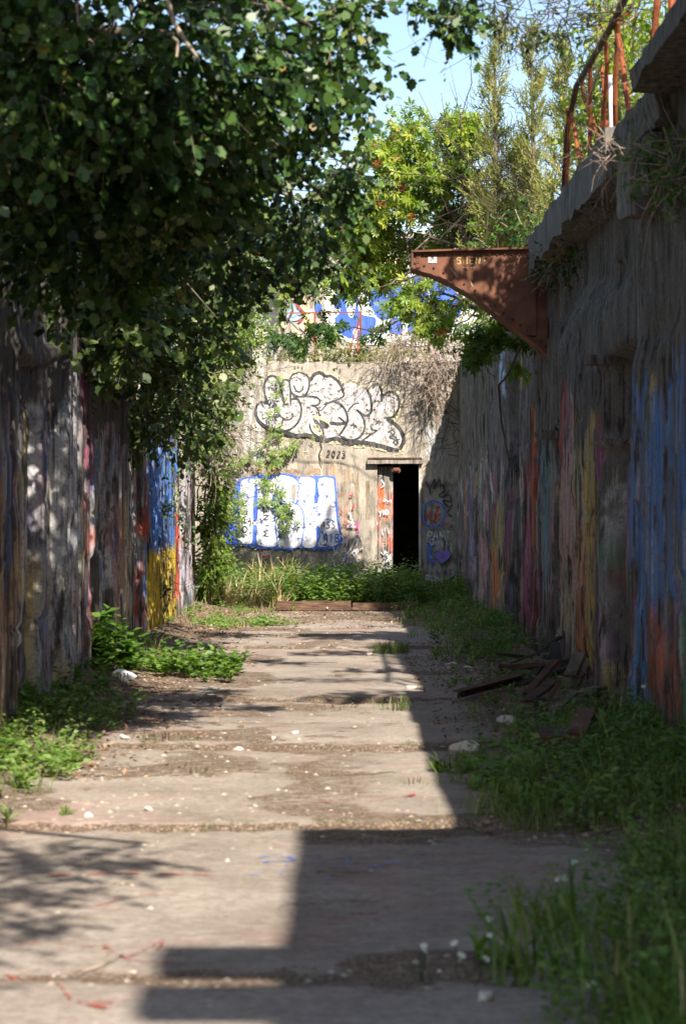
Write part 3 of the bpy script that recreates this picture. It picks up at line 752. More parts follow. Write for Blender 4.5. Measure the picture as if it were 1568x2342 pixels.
wr = word('OPEN', 212, 470, 42, 34, 2.3, -90, 0, 1.25)+word('MiND', 340, 492, 38, 36, 2.3, -90, 0, 1.25)+word('ASS', 692, 405, 24, 40, 2.2, 0, .2, 1.3)
wr += [([(710,520),(715,470),(722,530),(700,545),(730,550)], 2)]
strokes('ink_writing', wr, m_paint('faded_black_ink', (.05,.045,.06), .38), ew, G0-.014, mp=P2)
r = np.random.default_rng(5)
sm_ = []
for k in range(38):
    x, y = [(r.uniform(680,745), r.uniform(165,330)), (r.uniform(450,530), r.uniform(450,520)), (r.uniform(590,700), r.uniform(330,420)), (r.uniform(225,260), r.uniform(300,520))][k % 4]
    sm_.append(([(x,y),(x+r.uniform(8,26),y+r.uniform(-4,4))], r.uniform(1,3)))
strokes('smear', sm_, K['smear'], ew, G0-.013, mp=P2)
fills('bare_patch', [[(508,195),(530,180),(538,220),(530,270),(512,265)]], m_paint('bare_patch', (.34,.3,.24), .3), ew, G0-.013, mp=P2)
def scr(x0, y0, x1, y1, n, seed, lw, dx=22, dy=30):
    q = np.random.default_rng(seed); o = []
    for _ in range(n):
        x, y = q.uniform(x0, x1), q.uniform(y0, y1); pts = [(x, y)]
        for _ in range(5): x += q.uniform(-dx*.5, dx); y += q.uniform(-dy, dy); pts.append((min(x, x1), min(max(y, y0), y1)))
        o.append((pts, lw*q.uniform(.7, 1.2)))
    return o
strokes('white_scribble', word('Ve', 150, 870, 62, 90, 3)+[([(240,880),(300,780),(270,940),(330,900)], 3), ([(300,940),(380,800),(370,960),(400,900)], 3), ([(190,930),(150,990),(200,1090),(250,1000),(190,930)], 3.4),
  ([(250,1030),(300,930),(290,1090),(370,1000),(340,940)], 3.2), ([(200,760),(260,800),(240,860),(400,760),(440,910)], 2.6), ([(390,780),(380,900),(440,890)], 2.6)]+scr(160,880,400,1090,7,3,2.2)
  +[([(285,580),(310,560),(325,600),(300,640),(340,650),(290,690),(375,690)], 3.4), ([(320,600),(350,650),(330,690)], 3.6)], K['dwhite'], ew, G0-.006, mp=P3)
strokes('pink_scribble', scr(300,590,390,760,5,9,4), K['mag'], ew, G0-.003, mp=P3)
strokes('red_scribble', [([(320,570),(350,600),(330,620),(375,610),(350,650)], 2.4), ([(385,580),(380,680)], 2.4), ([(445,610),(450,650)], 4), ([(240,610),(290,640)], 1.5)]+scr(770,220,880,420,6,4,2, 14, 14), K['red'], ew, G0-.003, mp=P2)
strokes('pale_blue_box', [([(298,690),(300,605),(342,602),(345,690)], 2.2), ([(240,590),(280,550)], 2), ([(380,570),(390,700)], 4)], K['skyb'], ew, G0-.003, mp=P2)
strokes('yellow_scribble', [([(485,650),(500,630),(520,660),(545,625)], 4)], K['yellow'], ew, G0-.003, mp=P2)
# on the shaded strip right of the doorway
strokes('black_tag', [([(1030,255),(1070,330),(1075,380)], 4), ([(1070,330),(1120,240),(1110,330),(1160,240),(1170,330)], 4), ([(1180,290),(1220,340),(1160,390),(1200,410),(1250,360)], 4), ([(1150,250),(1160,220)], 3),
  ([(1200,400),(1260,390),(1270,450),(1200,440),(1250,500),(1290,480)], 4), ([(1270,510),(1240,560),(1290,600)], 4)], K['black'], ew, G0-.004, mp=P3)
strokes('blue_ring', [([(1100,445),(1180,470),(1215,560),(1180,660),(1100,695),(1030,660),(1003,570),(1030,480),(1100,445)], 4), ([(1050,840),(1080,900),(1060,980),(1120,1030)], 7), ([(1020,700),(1025,740)], 3)], K['blue'], ew, G0-.006, mp=P3)
strokes('red_tag', [([(1030,540),(1050,600),(1070,560)], 3), ([(1090,540),(1090,600)], 3), ([(1120,520),(1160,500),(1120,590),(1180,560)], 3), ([(1070,610),(1100,640),(1140,600),(1110,650),(1140,650)], 3)], K['red'], ew, G0-.008, mp=P3)
strokes('pink_tag', [([(1180,680),(1210,630),(1215,700)], 2.6), ([(1220,690),(1250,640),(1260,700)], 2.6)], m_paint('dusky_pink_spray', (.4,.2,.2), .4), ew, G0-.008, mp=P3)
strokes('white_tag', word('PAnT', 1050, 730, 46, 80, 2.6, 0)if False else word('PANT', 1050, 735, 46, 80, 2.6, 0)+word('On', 1075, 800, 40, 60, 2.4)+[([(1180,820),(1190,880)], 2.4), ([(1215,790),(1240,860)], 2.2)]
  +word('Boni', 1035, 1145, 34, 85, 2.8, 0, 0, 1.35), K['dwhite'], ew, G0-.007, mp=P3)
fills('purple_heart', [[(1190,1040),(1125,985),(1115,940),(1150,915),(1190,935),(1230,900),(1262,935),(1258,985)]], K['purple'], ew, G0-.005, mp=P3, n=4)
strokes('heart_line', [([(1190,1042),(1122,985),(1112,938),(1150,912)], 2), ([(1230,898),(1266,935),(1260,985),(1190,1042),(1192,1090)], 2), ([(1170,960),(1200,990),(1220,950)], 1.6)], K['green'], ew, G0-.008, mp=P3)
# on the jamb panel
jf = FAR+.085
strokes('jamb_writing', word('yNO', 590, 530, 26, 55, 2.4, -6)+[([(550,640),(560,620),(575,660),(555,690)], 2.4), ([(545,800),(565,760),(560,830)], 2)]
   +[([(625,440),(650,450),(640,420),(680,450),(700,430),(710,460)], 1.6), ([(620,710),(630,770),(650,700),(640,760)], 2.4), ([(670,700),(690,760)], 2.4), ([(610,930),(640,960),(650,920),(690,990),(700,950)], 2.2), ([(660,1040),(680,1000),(700,1060)], 2), ([(615,240),(640,290),(610,320)], 2.6)], K['white'], ew, jf, mp=P3)

# ------------------------------------------------------------------ upper wall
uw = empty('upper_mural_wall', (0, 41, 4.2), 'set-back upper concrete wall with a blue and white mural above the graffiti wall', 'wall')
UX = np.arange(-3.2, 7, .05); UZ = np.arange(4.1, 6.84, .05)
U, Z = np.meshgrid(UX, UZ, indexing='ij')
P = np.stack([U, 41+.03*fbm(U*2, Z*2, 3), Z+.04*(U*.3)*(Z > 6.7)], -1)
rgb, al = auto_paint(U, Z-4.2, 44, ['white','skyx','peachx'] if False else ['white','cream','pink'], 2.5, .55, 1)
C = np.concatenate([rgb, al[...,None]], -1)
grid_mesh('wall_face', P, C, M['wall_e'], uw)
b = MB(); b.box(-3.2, 7, 41.05, 41.5, 4.2, 6.78); b.build('wall_core', M['concpale'], uw)
rough_slab('coping', -3.3, 7.1, 40.9, 41.55, 6.8, 6.92, M['concpale'], uw, 18, .015, (60, 3, 2))
def P5(c): return (629.5+c[0]*.30108, 535+c[1]*.30108)
Y2 = 40.99
fills('white_ground', [[(380,380),(470,290),(620,330),(760,380),(900,330),(1100,300),(1300,400),(1500,420),(1500,760),(1300,800),(1100,850),(900,840),(700,840),(520,810),(440,720),(380,640)]], K['white'], uw, Y2, 41, P5)
fills('cobalt_letter', [[(470,420),(520,400),(620,430),(640,600),(760,640),(740,740),(660,790),(560,790),(480,740),(450,640)], [(700,420),(900,380),(1050,460),(1000,600),(880,640),(860,740),(960,760),(930,640),(780,640)],
   [(1040,330),(1130,340),(1160,520),(1100,700),(1000,760),(1040,560)], [(1180,360),(1340,420),(1420,520),(1380,640),(1280,620),(1200,700),(1180,540)], [(300,520),(350,540),(345,600),(310,590)]], K['cobalt'], uw, Y2-.004, 41, P5)
fills('white_counter', [[(540,500),(605,510),(600,600),(575,640),(545,590)], [(430,600),(490,560),(480,610),(420,660)], [(590,740),(640,700),(610,790)]], K['white'], uw, Y2-.009, 41, P5)
fills('peach_field', [[(170,480),(240,500),(270,620),(330,760),(320,840),(240,760),(180,700),(215,640)], [(740,190),(800,260),(900,250),(920,180),(840,170)]], K['peach'], uw, Y2-.003, 41, P5)
fills('pale_blue_field', [[(60,560),(140,520),(190,600),(180,650),(80,660)]], K['skyb'], uw, Y2-.003, 41, P5)
strokes('maroon_curve', [([(145,490),(160,540),(215,600),(205,650),(170,670)], 6), ([(500,255),(560,270),(600,310),(690,320),(700,340)], 7), ([(250,780),(300,800),(310,860)], 6)], K['maroon'], uw, Y2-.011, 41, P5)
strokes('teal_line', [([(560,210),(600,250),(700,255),(720,290)], 5), ([(600,210),(680,230)], 4)], K['mteal'], uw, Y2-.011, 41, P5)
pil = empty('wall_pillar', (-1.3, 39.6, 4.2), 'pale square concrete pillar standing beside the mural, half hidden by leaves', 'pillar')
rough_slab('pillar_shaft', -1.60, -1.14, 39.3, 39.8, 4.2, 6.05, M['concpale'], pil, 19, .025, (5, 5, 20))
rough_slab('pillar_cap', -1.72, -1.1, 39.2, 39.9, 6.0, 6.2, M['concpale'], pil, 20, .03, (6, 6, 3))

# ------------------------------------------------------------------ ground
cr = [28.0, 24.2, 21.0, 17.4, 15.4, 13.9, 12.4, 10.4, 6.9]
GX = np.concatenate([np.arange(-3.4, 3.41, .045)])
GY = [4.0]
while GY[-1] < 38.4: GY.append(GY[-1]+max(.03, .0035*GY[-1]))
GY = np.array(GY); U, V_ = np.meshgrid(GX, GY, indexing='ij')
joint = np.zeros(U.shape); hgt = np.zeros(U.shape)
for i, c in enumerate(cr):
    w = V_-c-.25*(fbm(U*.6+i, 0*U, i, 3)-.5)-.12*(vn(U*7, 0*U, i)-.5)
    wd = .03+.32*ss(.35,.8,vn(U*1.1+i*3, 0*U, 6))
    joint = np.maximum(joint, 1.0*ss(.05, .02, np.abs(w)))
    joint = np.maximum(joint, ss(1, .2, np.abs(w)/wd)*(.25+.8*vn(U*2, V_, i)))
    hgt += (.03 if i % 2 else -.026)*ss(-.02, .02, w)
edge = np.maximum(ss(-.3, -1.6, U+.9*(fbm(V_*.6, U*.5, 31)-.5)*1.7+.35)*.0, 0)
left = .75*ss(-1.5, -2.0, U+(fbm(V_*.5, U*.8, 31)-.5)*1.8)*ss(8.5, 12, V_)
right = ss(.75, 1.35, U+(fbm(V_*.7, U*.9, 37)-.5)*1.1-.25*ss(16, 28, V_))*ss(8.0, 10.8, V_+.0*U)
right = np.maximum(right, ss(1.3, 1.7, U+(fbm(V_*.9, U, 3)-.5)*.6))
farp = ss(28, 31, V_+(fbm(U*.9, V_*.6, 41)-.5)*6)*.75*ss(.3, .6, fbm(U*1.5, V_*.5, 43))
farp = np.maximum(farp, ss(33, 34, V_))
gp = ss(.5, .62, fbm(U*1.1+3, V_*.9, 77, 4))*.66*ss(10.2, 11.5, V_)*ss(-1.0, .3, -U-.1+.0*U)
bl = ss(.56, .68, fbm(U*1.1, V_*1.1, 79, 4))*.6*ss(7.4, 9, V_)
pt = .8*ss(1.3, .6, ((U-.32)/.34)**2+((V_-7.2)/.28)**2)+.75*ss(1.3, .6, ((U-.75)/.8)**2+((V_-10.25-.2*U)/.3)**2)
A = np.clip(np.maximum.reduce([joint, pt, left, right, farp, gp, bl]), 0, 1)
hgt = hgt+A*.02*(fbm(U*6, V_*6, 51)-.2)-.02*joint+.008*(fbm(U*1.1, V_*.6, 52)-.5)
hgt += .16*ss(1.3, 2.1, U)*ss(9, 12, V_)*(.4+.6*fbm(U*2, V_*1.5, 54))+.14*ss(-1.6, -2.3, U)*ss(10, 13, V_)*(.4+.6*fbm(U*2, V_, 55))
def ground_z(x, y):
    i = np.clip(np.searchsorted(GX, x), 0, len(GX)-1); j = np.clip(np.searchsorted(GY, y), 0, len(GY)-1)
    return hgt[i, j]
def ground_a(x, y):
    i = np.clip(np.searchsorted(GX, x), 0, len(GX)-1); j = np.clip(np.searchsorted(GY, y), 0, len(GY)-1)
    return A[i, j]
P = np.stack([U, V_, hgt], -1); C = np.concatenate([np.zeros(U.shape+(3,)), A[...,None]], -1)
g = grid_mesh('path', P, C, M['ground'], smooth=True); tag(g, kind='structure')
b = MB(); b.box(-300, 300, -300, 300, -.9, -.30); tag(b.build('ground', M['grassland']), kind='structure')
b = MB(); b.box(-3.4, 3.4, -8, 3.99, -.29, -.02); tag(b.build('path_start', M['ground']), kind='structure')
# banks behind both walls
def bank(name, xa, xb, z0, ya, yb, seed, z1=None):
    X = np.linspace(xa, xb, 30); Y = np.linspace(ya, yb, 60); u, v = np.meshgrid(X, Y, indexing='ij')
    z = z0+.25*(fbm(u*.5, v*.5, seed)-.3)+.1*fbm(u*3, v*3, seed+1)
    if z1 is not None: z = z+(z1-z0)*ss(20, 36, v)
    z[0,:] = -.25; z[-1,:] = -.25; z[:,0] = -.25; z[:,-1] = -.25
    tag(grid_mesh(name, np.stack([u, v, z], -1), None, M['grassland'], flip=xb < xa), kind='structure')
bank('earth_bank', 2.75, 26, 4.0, 5, 44, 3)
bank('earth_bank', -2.75, -26, 3.1, 5, 44, 5, 2.0)

# ------------------------------------------------------------------ rusty bracket
BY = 21.6
br = empty('steel_bracket', (XR, BY, 4.15), 'rust-red riveted steel bracket cantilevered from the right wall high over the path', 'bracket')
def bp(px, py, y=BY): return Vector(((px-CX)*BY/F, y, EYE+(CY-py)*BY/F))
low = [(942,614),(985,625),(1030,646),(1080,676),(1125,710),(1165,742),(1200,768),(1230,792),(1252,815)]
up_ = [(1275,570),(1190,569),(1100,571),(1020,573),(942,576)]
b = MB(); pts = [bp(*p) for p in low+up_]; n = len(pts)
b.add([(p.x, BY, p.z) for p in pts]+[(p.x, BY+.02, p.z) for p in pts], [tuple(range(n)), tuple(range(2*n-1, n-1, -1))]+[(i, i+n, (i+1) % n+n, (i+1) % n) for i in range(n)])
b.build('web_plate', M['rust'], br)
def flange(name, line, y0, y1, th):
    b = MB(); q = [bp(*p) for p in line]
    vs = []; fs = []
    for i, p in enumerate(q):
        d = (q[min(i+1, len(q)-1)]-q[max(i-1, 0)]).normalized(); nn = Vector((-d.z, 0, d.x))*th/2
        for yy in (y0, y1): vs += [(p+nn).x, yy, (p+nn).z], [(p-nn).x, yy, (p-nn).z]
        if i:
            a = 4*(i-1); c = 4*i
            fs += [(a,a+1,c+1,c), (a+2,c+2,c+3,a+3), (a,c,c+2,a+2), (a+1,a+3,c+3,c+1)]
    e = 4*(len(q)-1); fs += [(0,2,3,1), (e,e+1,e+3,e+2)]
    b.add(vs, fs); return b.build(name, M['rust'], br)
flange('bottom_flange', [(x, y+1) for x, y in low], BY-.05, BY+.34, .014)
flange('top_flange', up_[::-1], BY-.06, BY+.34, .018)
b = MB(); e = bp(942, 595); b.box(e.x-.008, e.x+.01, BY-.05, BY+.32, bp(0,613).z, bp(0,573).z); b.build('end_plate', M['rust'], br)
b = MB(); e = bp(958, 595); b.box(e.x-.03, e.x+.012, BY-.012, BY-.001, bp(0,612).z, bp(0,578).z)
b.build('stiffener', M['rust'], br); b = MB(); b.box(bp(1205,0).x, bp(1225,0).x, BY-.02, BY-.001, bp(0,768).z, bp(0,574).z); b.build('stiffener', M['rust'], br)
b = MB(); rr = np.random.default_rng(2)
def rivet(p, rad=.013):
    vs = [(p.x, BY-.018, p.z)]; 
    for k in range(8): a = k*PI/4; vs.append((p.x+rad*math.cos(a), BY-.002, p.z+rad*math.sin(a)))
    for k in range(8): a = k*PI/4; vs.append((p.x+rad*.7*math.cos(a), BY-.013, p.z+rad*.7*math.sin(a)))
    b.add(vs, [(0, 9+(k+1) % 8, 9+k) for k in range(8)]+[(1+k, 9+k, 9+(k+1) % 8, 1+(k+1) % 8) for k in range(8)])
for x in range(966, 1260, 17): rivet(bp(x, 583))
for k in range(len(low)-1):
    for t in (0, .5):
        x = low[k][0]*(1-t)+low[k+1][0]*t; y = low[k][1]*(1-t)+low[k+1][1]*t; rivet(bp(x+6, y-12))
for y in (590, 602): rivet(bp(955, y))
for y in range(600, 770, 22): rivet(bp(1215, y) + Vector((0,-.02,0)))
b.build('rivets', M['rustdark'], br)
b = MB(); a = bp(979, 588); c = bp(998, 601); b.box(a.x, c.x, BY-.006, BY-.001, c.z, a.z); b.build('white_sticker', K['white'], br)
def PB(c): return (562+400*.62946-.0+0*c[0], 0)
def P6(c): return (881.2+c[0]*.28102, 535+c[1]*.28102)
strokes('gold_lettering', word('SHEN', 578, 190, 42, 55, 2.6, 0, 0, 1.22)+[([(548,215),(558,220)], 3), ([(800,215),(810,220)], 3), ([(625,272),(660,274),(668,285)], 1.4), ([(690,276),(725,272)], 1.4)], K['gold'], br, BY-.004, BY, P6)
strokes('pale_scratch', [([(690,388),(712,430)], 1.6), ([(500,180),(520,260),(600,370)], 1.) ], K['cream'], br, BY-.004, BY, P6)

# ------------------------------------------------------------------ railings
RLX = 0
rl = empty('rusty_railing', (2.1, 17, 4.25), 'bent orange-rusted guard railing leaning on top of the right wall', 'railing')
top = [(1.98,13.2,5.2),(2.0,14.4,5.14),(2.0,15.6,5.10),(2.01,16.9,5.12),(2.02,18.2,5.16),(2.03,19.0,4.95),(2.06,19.6,4.5),(2.1,20.0,4.24)]
b = MB(); b.tube(top, .026, 8); b.build('top_rail', M['rustdark'], rl)
b = MB(); b.tube([(2.0,16.2,4.95),(2.1,18.1,4.98)], .008, 6); b.build('thin_rail', M['twig'], rl)
for (y0, x0, y1, x1, zt, w) in ((20.2,2.1,19.9,2.12,5.0,.016),(19.3,2.05,18.7,2.0,5.05,.016),(18.0,2.06,18.6,2.02,5.0,.018),(17.7,2.06,17.2,2.02,5.12,.018),(17.0,2.08,17.9,2.03,5.13,.016),(16.8,2.08,16.2,2.02,5.12,.018),
      (16.1,2.05,15.6,2.03,5.1,.02),(15.2,2.1,15.7,2.03,5.1,.022),(17.4,2.2,17.5,2.2,5.1,.014),(13.9,2.05,13.7,2.06,5.2,.022),(13.1,2.06,13.2,2.05,5.2,.026),(16.5,2.1,17.1,2.1,5.1,.014)):
    b = MB(); b.tube(curve((x0,y0,4.2),(x1,y1,zt),6,0,.012,np.random.default_rng(int(y0*10))), w, 7); b.build('baluster', M['rustred'], rl)
b = MB(); b.tube([(2.08,16.3,4.2),(2.06,16.25,4.85)], .016, 8); tag(b.build('white_post', M['white'], rl), 'white painted post')
tr_ = empty('terrace_railing', (-.2, 38.25, 4.2), 'thin rusty angle-iron railing on the terrace edge in front of the mural', 'railing')
Yt = 38.25
def T(px, py): return Vector(W(px, py, Yt))
b = MB(); b.bar(T(638,716), T(828,714), .022); b.build('top_rail', M['rustred'], tr_)
for px, py0, py1, w in ((720,716,828,.035),(824,712,800,.04),(818,730,826,.03),(980,730,806,.045),(1012,750,806,.02)):
    b = MB(); b.bar(T(px,py0), T(px,py1), w); b.build('post', M['rustred'], tr_)
b = MB(); b.bar(T(820,735), T(795,812), .025); b.build('brace', M['rustred'], tr_)
wf = empty('white_railing', (1, 41.3, 6.9), 'thin white uprights of a railing on top of the mural wall against the sky', 'railing')
for px, h in ((778,510),(820,480),(858,470),(898,452),(905,470),(935,440),(950,452),(968,460),(985,505),(1020,480)):
    p0 = W(px, 552, 41.3); p1 = W(px, h, 41.3)
    b = MB(); b.bar(p0, p1, .028 if px % 5 else .045); b.build('upright', M['white'], wf)
b = MB(); b.bar(W(770,520,41.3), W(1040,512,41.3), .02); b.build('crossbar', M['white'], wf)

# ------------------------------------------------------------------ structures beside the camera that throw the square shadow
ps = empty('concrete_pier', (2.3, 0, 0), 'square concrete pier with two projecting beams on the right wall beside the camera', 'pier')
rough_slab('pier_block', 1.69, 3.4, -5, 3.4, 0, 6.3, M['conc'], ps, 33, .02, (6, 20, 12))
b = MB(); b.box(1.27, 1.9, .22, .56, 6.16, 6.32); b.build('beam', M['conc'], ps)
b = MB(); b.box(1.26, 1.9, -.48, -.12, 6.16, 6.32); b.build('beam', M['conc'], ps)

# ------------------------------------------------------------------ timber, scrap, rocks
tb = empty('timber_beam', (.1, 33.4, 0), 'long weathered brown timber beam lying across the path at its far end', 'beam')
rough_slab('beam_body', -.97, .18, 33.25, 33.5, .015, .145, M['timber'], tb, 41, .014, (50, 4, 4))
rough_slab('beam_body', .2, 1.2, 33.28, 33.5, .01, .115, M['timber'], tb, 42, .012, (40, 4, 4))
b = MB(); p = W(748, 1390, 33.22); b.tube([(p[0],33.22,p[2]),(p[0],33.28,p[2])], .016, 8); b.build('bolt', M['stone'], tb)
def rock(name, x, y, s, m, label, cat, group=None, seed=0, fl=.55, z=None):
    import bmesh
    r = np.random.default_rng(seed+900); bm = bmesh.new(); bmesh.ops.create_icosphere(bm, subdivisions=2, radius=1)
    k = r.normal(size=(5,3)); k /= np.linalg.norm(k, axis=1, keepdims=True)
    for v in bm.verts:
        q = np.array(v.co)
        for c in k:
            d = q@c
            if d > .55: q = q-c*(d-.55)*.9
        v.co = q*(1+.12*r.normal())
    me = bpy.data.meshes.new(name); bm.to_mesh(me); bm.free(); me.materials.append(m)
    o = bpy.data.objects.new(name, me); col.objects.link(o)
    zz = float(ground_z(x, y)) if z is None else z
    o.location = (x, y, zz+s*fl*.45); o.scale = (s, s*.8, s*fl); o.rotation_euler = (0, 0, r.random()*6)
    return tag(o, label, cat, group)
def at(px, py): 
    Y = EYE*F/(py-CY); return (px-CX)*Y/F, Y
x, y = at(282, 1566); rk = rock('painted_rock', x, y, .1, M['white'], 'white painted rock with black marks beside the broad-leaved weeds on the left', 'rock', seed=1, fl=.65, z=.05)
rk.rotation_euler = (0,0,0); rk.scale = (.115,.09,.07)
b = MB()
for k, dx in enumerate((-.05,-.02,.015,.045)): b.tube([(x+dx,y-.092,.055+.01*k),(x+dx+.012,y-.1,.085),(x+dx,y-.09,.11)], .006, 4)
bo = b.build('black_mark', K['black']); bo.parent = rk; bo.matrix_parent_inverse = rk.matrix_basis.inverted()
RK = [(1062,1716,.11,'large rounded grey rock in shade among the weeds at the right edge'), (1160,1660,.1,'angular pale rock standing in the shaded rubble on the right'), (675,1680,.035,'white stone alone near the middle of the path'),
 (553,1667,.028,'dark brown stone on the sunlit path'), (285,1693,.045,'rounded white stone at the front edge of the left weeds'), (625,1695,.028,'small white stone by the dark joint left of the middle white stone'),
 (845,1496,.05,'flat grey stone at the foot of the small grass clump'), (818,1461,.06,'pale flat stone lying on the dark band of the far path'), (485,1434,.05,'white stone in dry litter near the end of the left wall'),
 (1112,2285,.04,'flat white stone at the bottom beside the right-hand weeds'), (1030,1532,.1,'long pale concrete fragment lying by the scrap iron'), (1070,1535,.07,'pale concrete lump beside the long fragment'),
 (940,1580,.06,'flat stone in the tufts at the shadow edge'), (545,1708,.04,'white flat stone near the raised slab edge'), (340,1855,.03,'pale pebble stone on the left gravel near the weeds'), (205,1868,.032,'pale stone beside the small yellowing weed at far left')]
for i, (px, py, s, lb) in enumerate(RK):
    x, y = at(px, py); rock('rock', x, y, s, M['stone'] if 'dark' not in lb[:6] else M['bark'], lb, 'rock', seed=i+3, fl=.5)
si = empty('scrap_girder', (1.5, 19.5, 0), 'low rusty steel girder lying slantwise in the weeds on the right', 'scrap iron')
b = MB(); A_ = Vector((.95,17.1,0)); B_ = Vector((1.55,18.2,0)); A_.z = .05; B_.z = .1
b.bar(A_, B_, .02, .045); b.bar(A_+Vector((0,.0,.035)), B_+Vector((0,0,.035)), .09, .012); b.build('girder_body', M['rustdark'], si)
b = MB(); b.bar((1.45,19.3,.12), (2.05,19.0,.2), .08, .03); b.bar((1.5,19.8,.08), (2.0,18.6,.18), .03, .06); b.build('girder_brace', M['rustdark'], si)
sp = empty('scrap_pipe_box', (1.35, 13.2, 0), 'dark rusted iron box lying open in the rubble at the right', 'scrap iron')
rough_slab('box_shell', 1.22, 1.5, 13.05, 13.5, -.02, .15, M['rustdark'], sp, 51, .015, (8, 8, 4))
b = MB(); b.bar((1.46,13.1,.17),(1.62,14.0,.22),.12,.03); b.build('box_lid', M['rust'], sp)
hp = empty('debris_heap', (1.75, 17.5, 0), 'low dark jumble of charred boards and rusted iron against the right wall', 'debris')
r = np.random.default_rng(12)
for k in range(26):
    y = r.uniform(14.6, 20.5); x = r.uniform(1.45, 1.95); a = r.uniform(0, 3.14); l = r.uniform(.08, .3)
    d = Vector((math.cos(a)*l*.6, math.sin(a)*l, r.uniform(-.02, .14))); c = Vector((x, y, float(ground_z(x, y))+r.uniform(.05, .2)))
    if c.x+abs(d.x) > 2.05: c.x = 2.03-abs(d.x)
    b = MB(); b.bar(c-d, c+d, r.uniform(.03, .11), r.uniform(.012, .03)); b.build('board', [M['black'], M['rustdark'], M['bark'], M['rustdark']][k % 4], hp)
sq = empty('scrap_stump', (1.45, 16.2, 0), 'short charred post stump standing in the leaf litter on the right', 'stump')
rough_slab('stump_body', 1.42, 1.52, 15.6, 15.7, 0, .15, M['black'], sq, 52, .02, (4, 4, 8))
b = MB(); b.bar((1.5,18.0,.06),(1.95,18.6,.16),.1,.03); b.bar((1.95,18.9,.0),(2.02,18.7,.2),.15,.05); b.build('charred_board', M['black'], sq)

def scatter(name, m, n, fn, seed, label, sz=(.004,.02), flat=.5):
    r = np.random.default_rng(seed)
    base = np.array([(1,0,0),(.3,.9,0),(-.8,.6,0),(-.8,-.6,0),(.3,-.9,0),(.2,.1,1)],float)
    f = np.array([(0,1,5),(1,2,5),(2,3,5),(3,4,5),(4,0,5)])
    X, Y = fn(r, n); s = sz[0]+(sz[1]-sz[0])*r.random(len(X))**3
    z = ground_z(X, Y)-.002; a = r.random(len(X))*6.3
    B = base[None]*(1+.3*r.normal(size=(len(X),6,3)))
    ca, sa = np.cos(a)[:,None], np.sin(a)[:,None]
    V = np.stack([(B[...,0]*ca-B[...,1]*sa)*s[:,None]+X[:,None], (B[...,0]*sa+B[...,1]*ca)*s[:,None]*.8+Y[:,None], np.abs(B[...,2])*flat*s[:,None]+z[:,None]], -1)
    me = mesh_np(name, V.reshape(-1,3), [(f[None]+(np.arange(len(X))*6)[:,None,None]).reshape(-1,3)])
    tag(link(name, me, m), label, 'gravel', kind='stuff')
def gf(r, n):
    X = r.uniform(-2.3, 2.1, n*3); Y = 6+32*r.random(n*3)**1.3; a = ground_a(X, Y)
    k = r.random(n*3) < (.004+a*.8); return X[k][:n], Y[k][:n]
scatter('gravel', M['gravel'], 9000, gf, 3, 'pale gravel scattered over the path and its edges', (.003,.022))
def gl(r, n):
    X = -1.2+r.normal(size=n)*.55; Y = 11.3+r.normal(size=n)*1.3; return np.clip(X, -2.2, 1.5), np.clip(Y, 8, 18)
scatter('gravel', M['gravel'], 800, gl, 4, 'white stone chips washed together on the left of the path', (.003,.024))
# dead leaves
def litter(seed, n, fn, label):
    r = np.random.default_rng(seed); X, Y = fn(r, n); n = len(X)
    L = Leaves(T_oval()); P = np.stack([X, Y, ground_z(X, Y)+.006+.01*r.random(n)], -1)
    D = np.stack([r.normal(size=n), r.normal(size=n), r.normal(size=n)*.25], -1); N = r.normal(size=(n,3))*.35+np.array((0,0,1))
    L.add(P, D, N, .02+.035*r.random(n), r.random(n))
    tag(L.build('leaf_litter', M['litter']), label, 'dead leaves', kind='stuff')
litter(5, 5200, lambda r, n: (np.clip(1.45+r.normal(size=n)*.4, .7, 2.1), r.uniform(10, 25, n)), 'dead leaves lying in the shade along the right wall')
litter(6, 4200, lambda r, n: (np.clip(-1.7+r.normal(size=n)*.35, -2.3, -.7), r.uniform(12, 33, n)), 'dry brown leaves along the foot of the left wall')
litter(7, 1800, lambda r, n: (r.uniform(-2, 1.8, n), r.uniform(28, 34, n)), 'dry leaves strewn over the far end of the path')

# ------------------------------------------------------------------ weeds
TD, TO, TB, TLb, TP = T_dock(), T_oval(), T_blade(), T_lobed(), T_palm()
def herb(L, r, x, y, z, h, spread, n, size, c0=.5, up=.7):
    """leafy stems rising from one foot"""
    ns = max(2, int(n/9)); 
    for s in range(ns):
        a = r.random()*6.28; t = np.linspace(.15, 1, 9)
        ln = spread*r.uniform(.3, 1); hh = h*r.uniform(.55, 1.05)
        P = np.stack([x+math.cos(a)*ln*t, y+math.sin(a)*ln*t, z+hh*t**.8], -1)+r.normal(size=(9,3))*.012
        b = r.random(9)*6.28; D = np.stack([np.cos(b), np.sin(b), .35+0*b], -1)
        N = r.normal(size=(9,3))*.4+np.array((0,-.15,1))
        L.add(P, D, N, size*(.6+.6*r.random(9)), np.clip(c0+r.normal()*.12+r.normal(size=9)*.15, 0, 1))
def rosette(L, r, x, y, z, n, size, c0=.5):
    a = r.random(n)*6.28; e = r.uniform(.25, 1.3, n)
    D = np.stack([np.cos(a)*np.cos(e), np.sin(a)*np.cos(e), np.sin(e)], -1); N = np.stack([-np.cos(a)*np.sin(e), -np.sin(a)*np.sin(e), np.cos(e)+.3], -1)+r.normal(size=(n,3))*.2
    L.add(np.tile((x, y, z), (n,1))+r.normal(size=(n,3))*.01, D, N, size*r.uniform(.55, 1.1, n), np.clip(c0+r.normal(size=n)*.18, 0, 1))
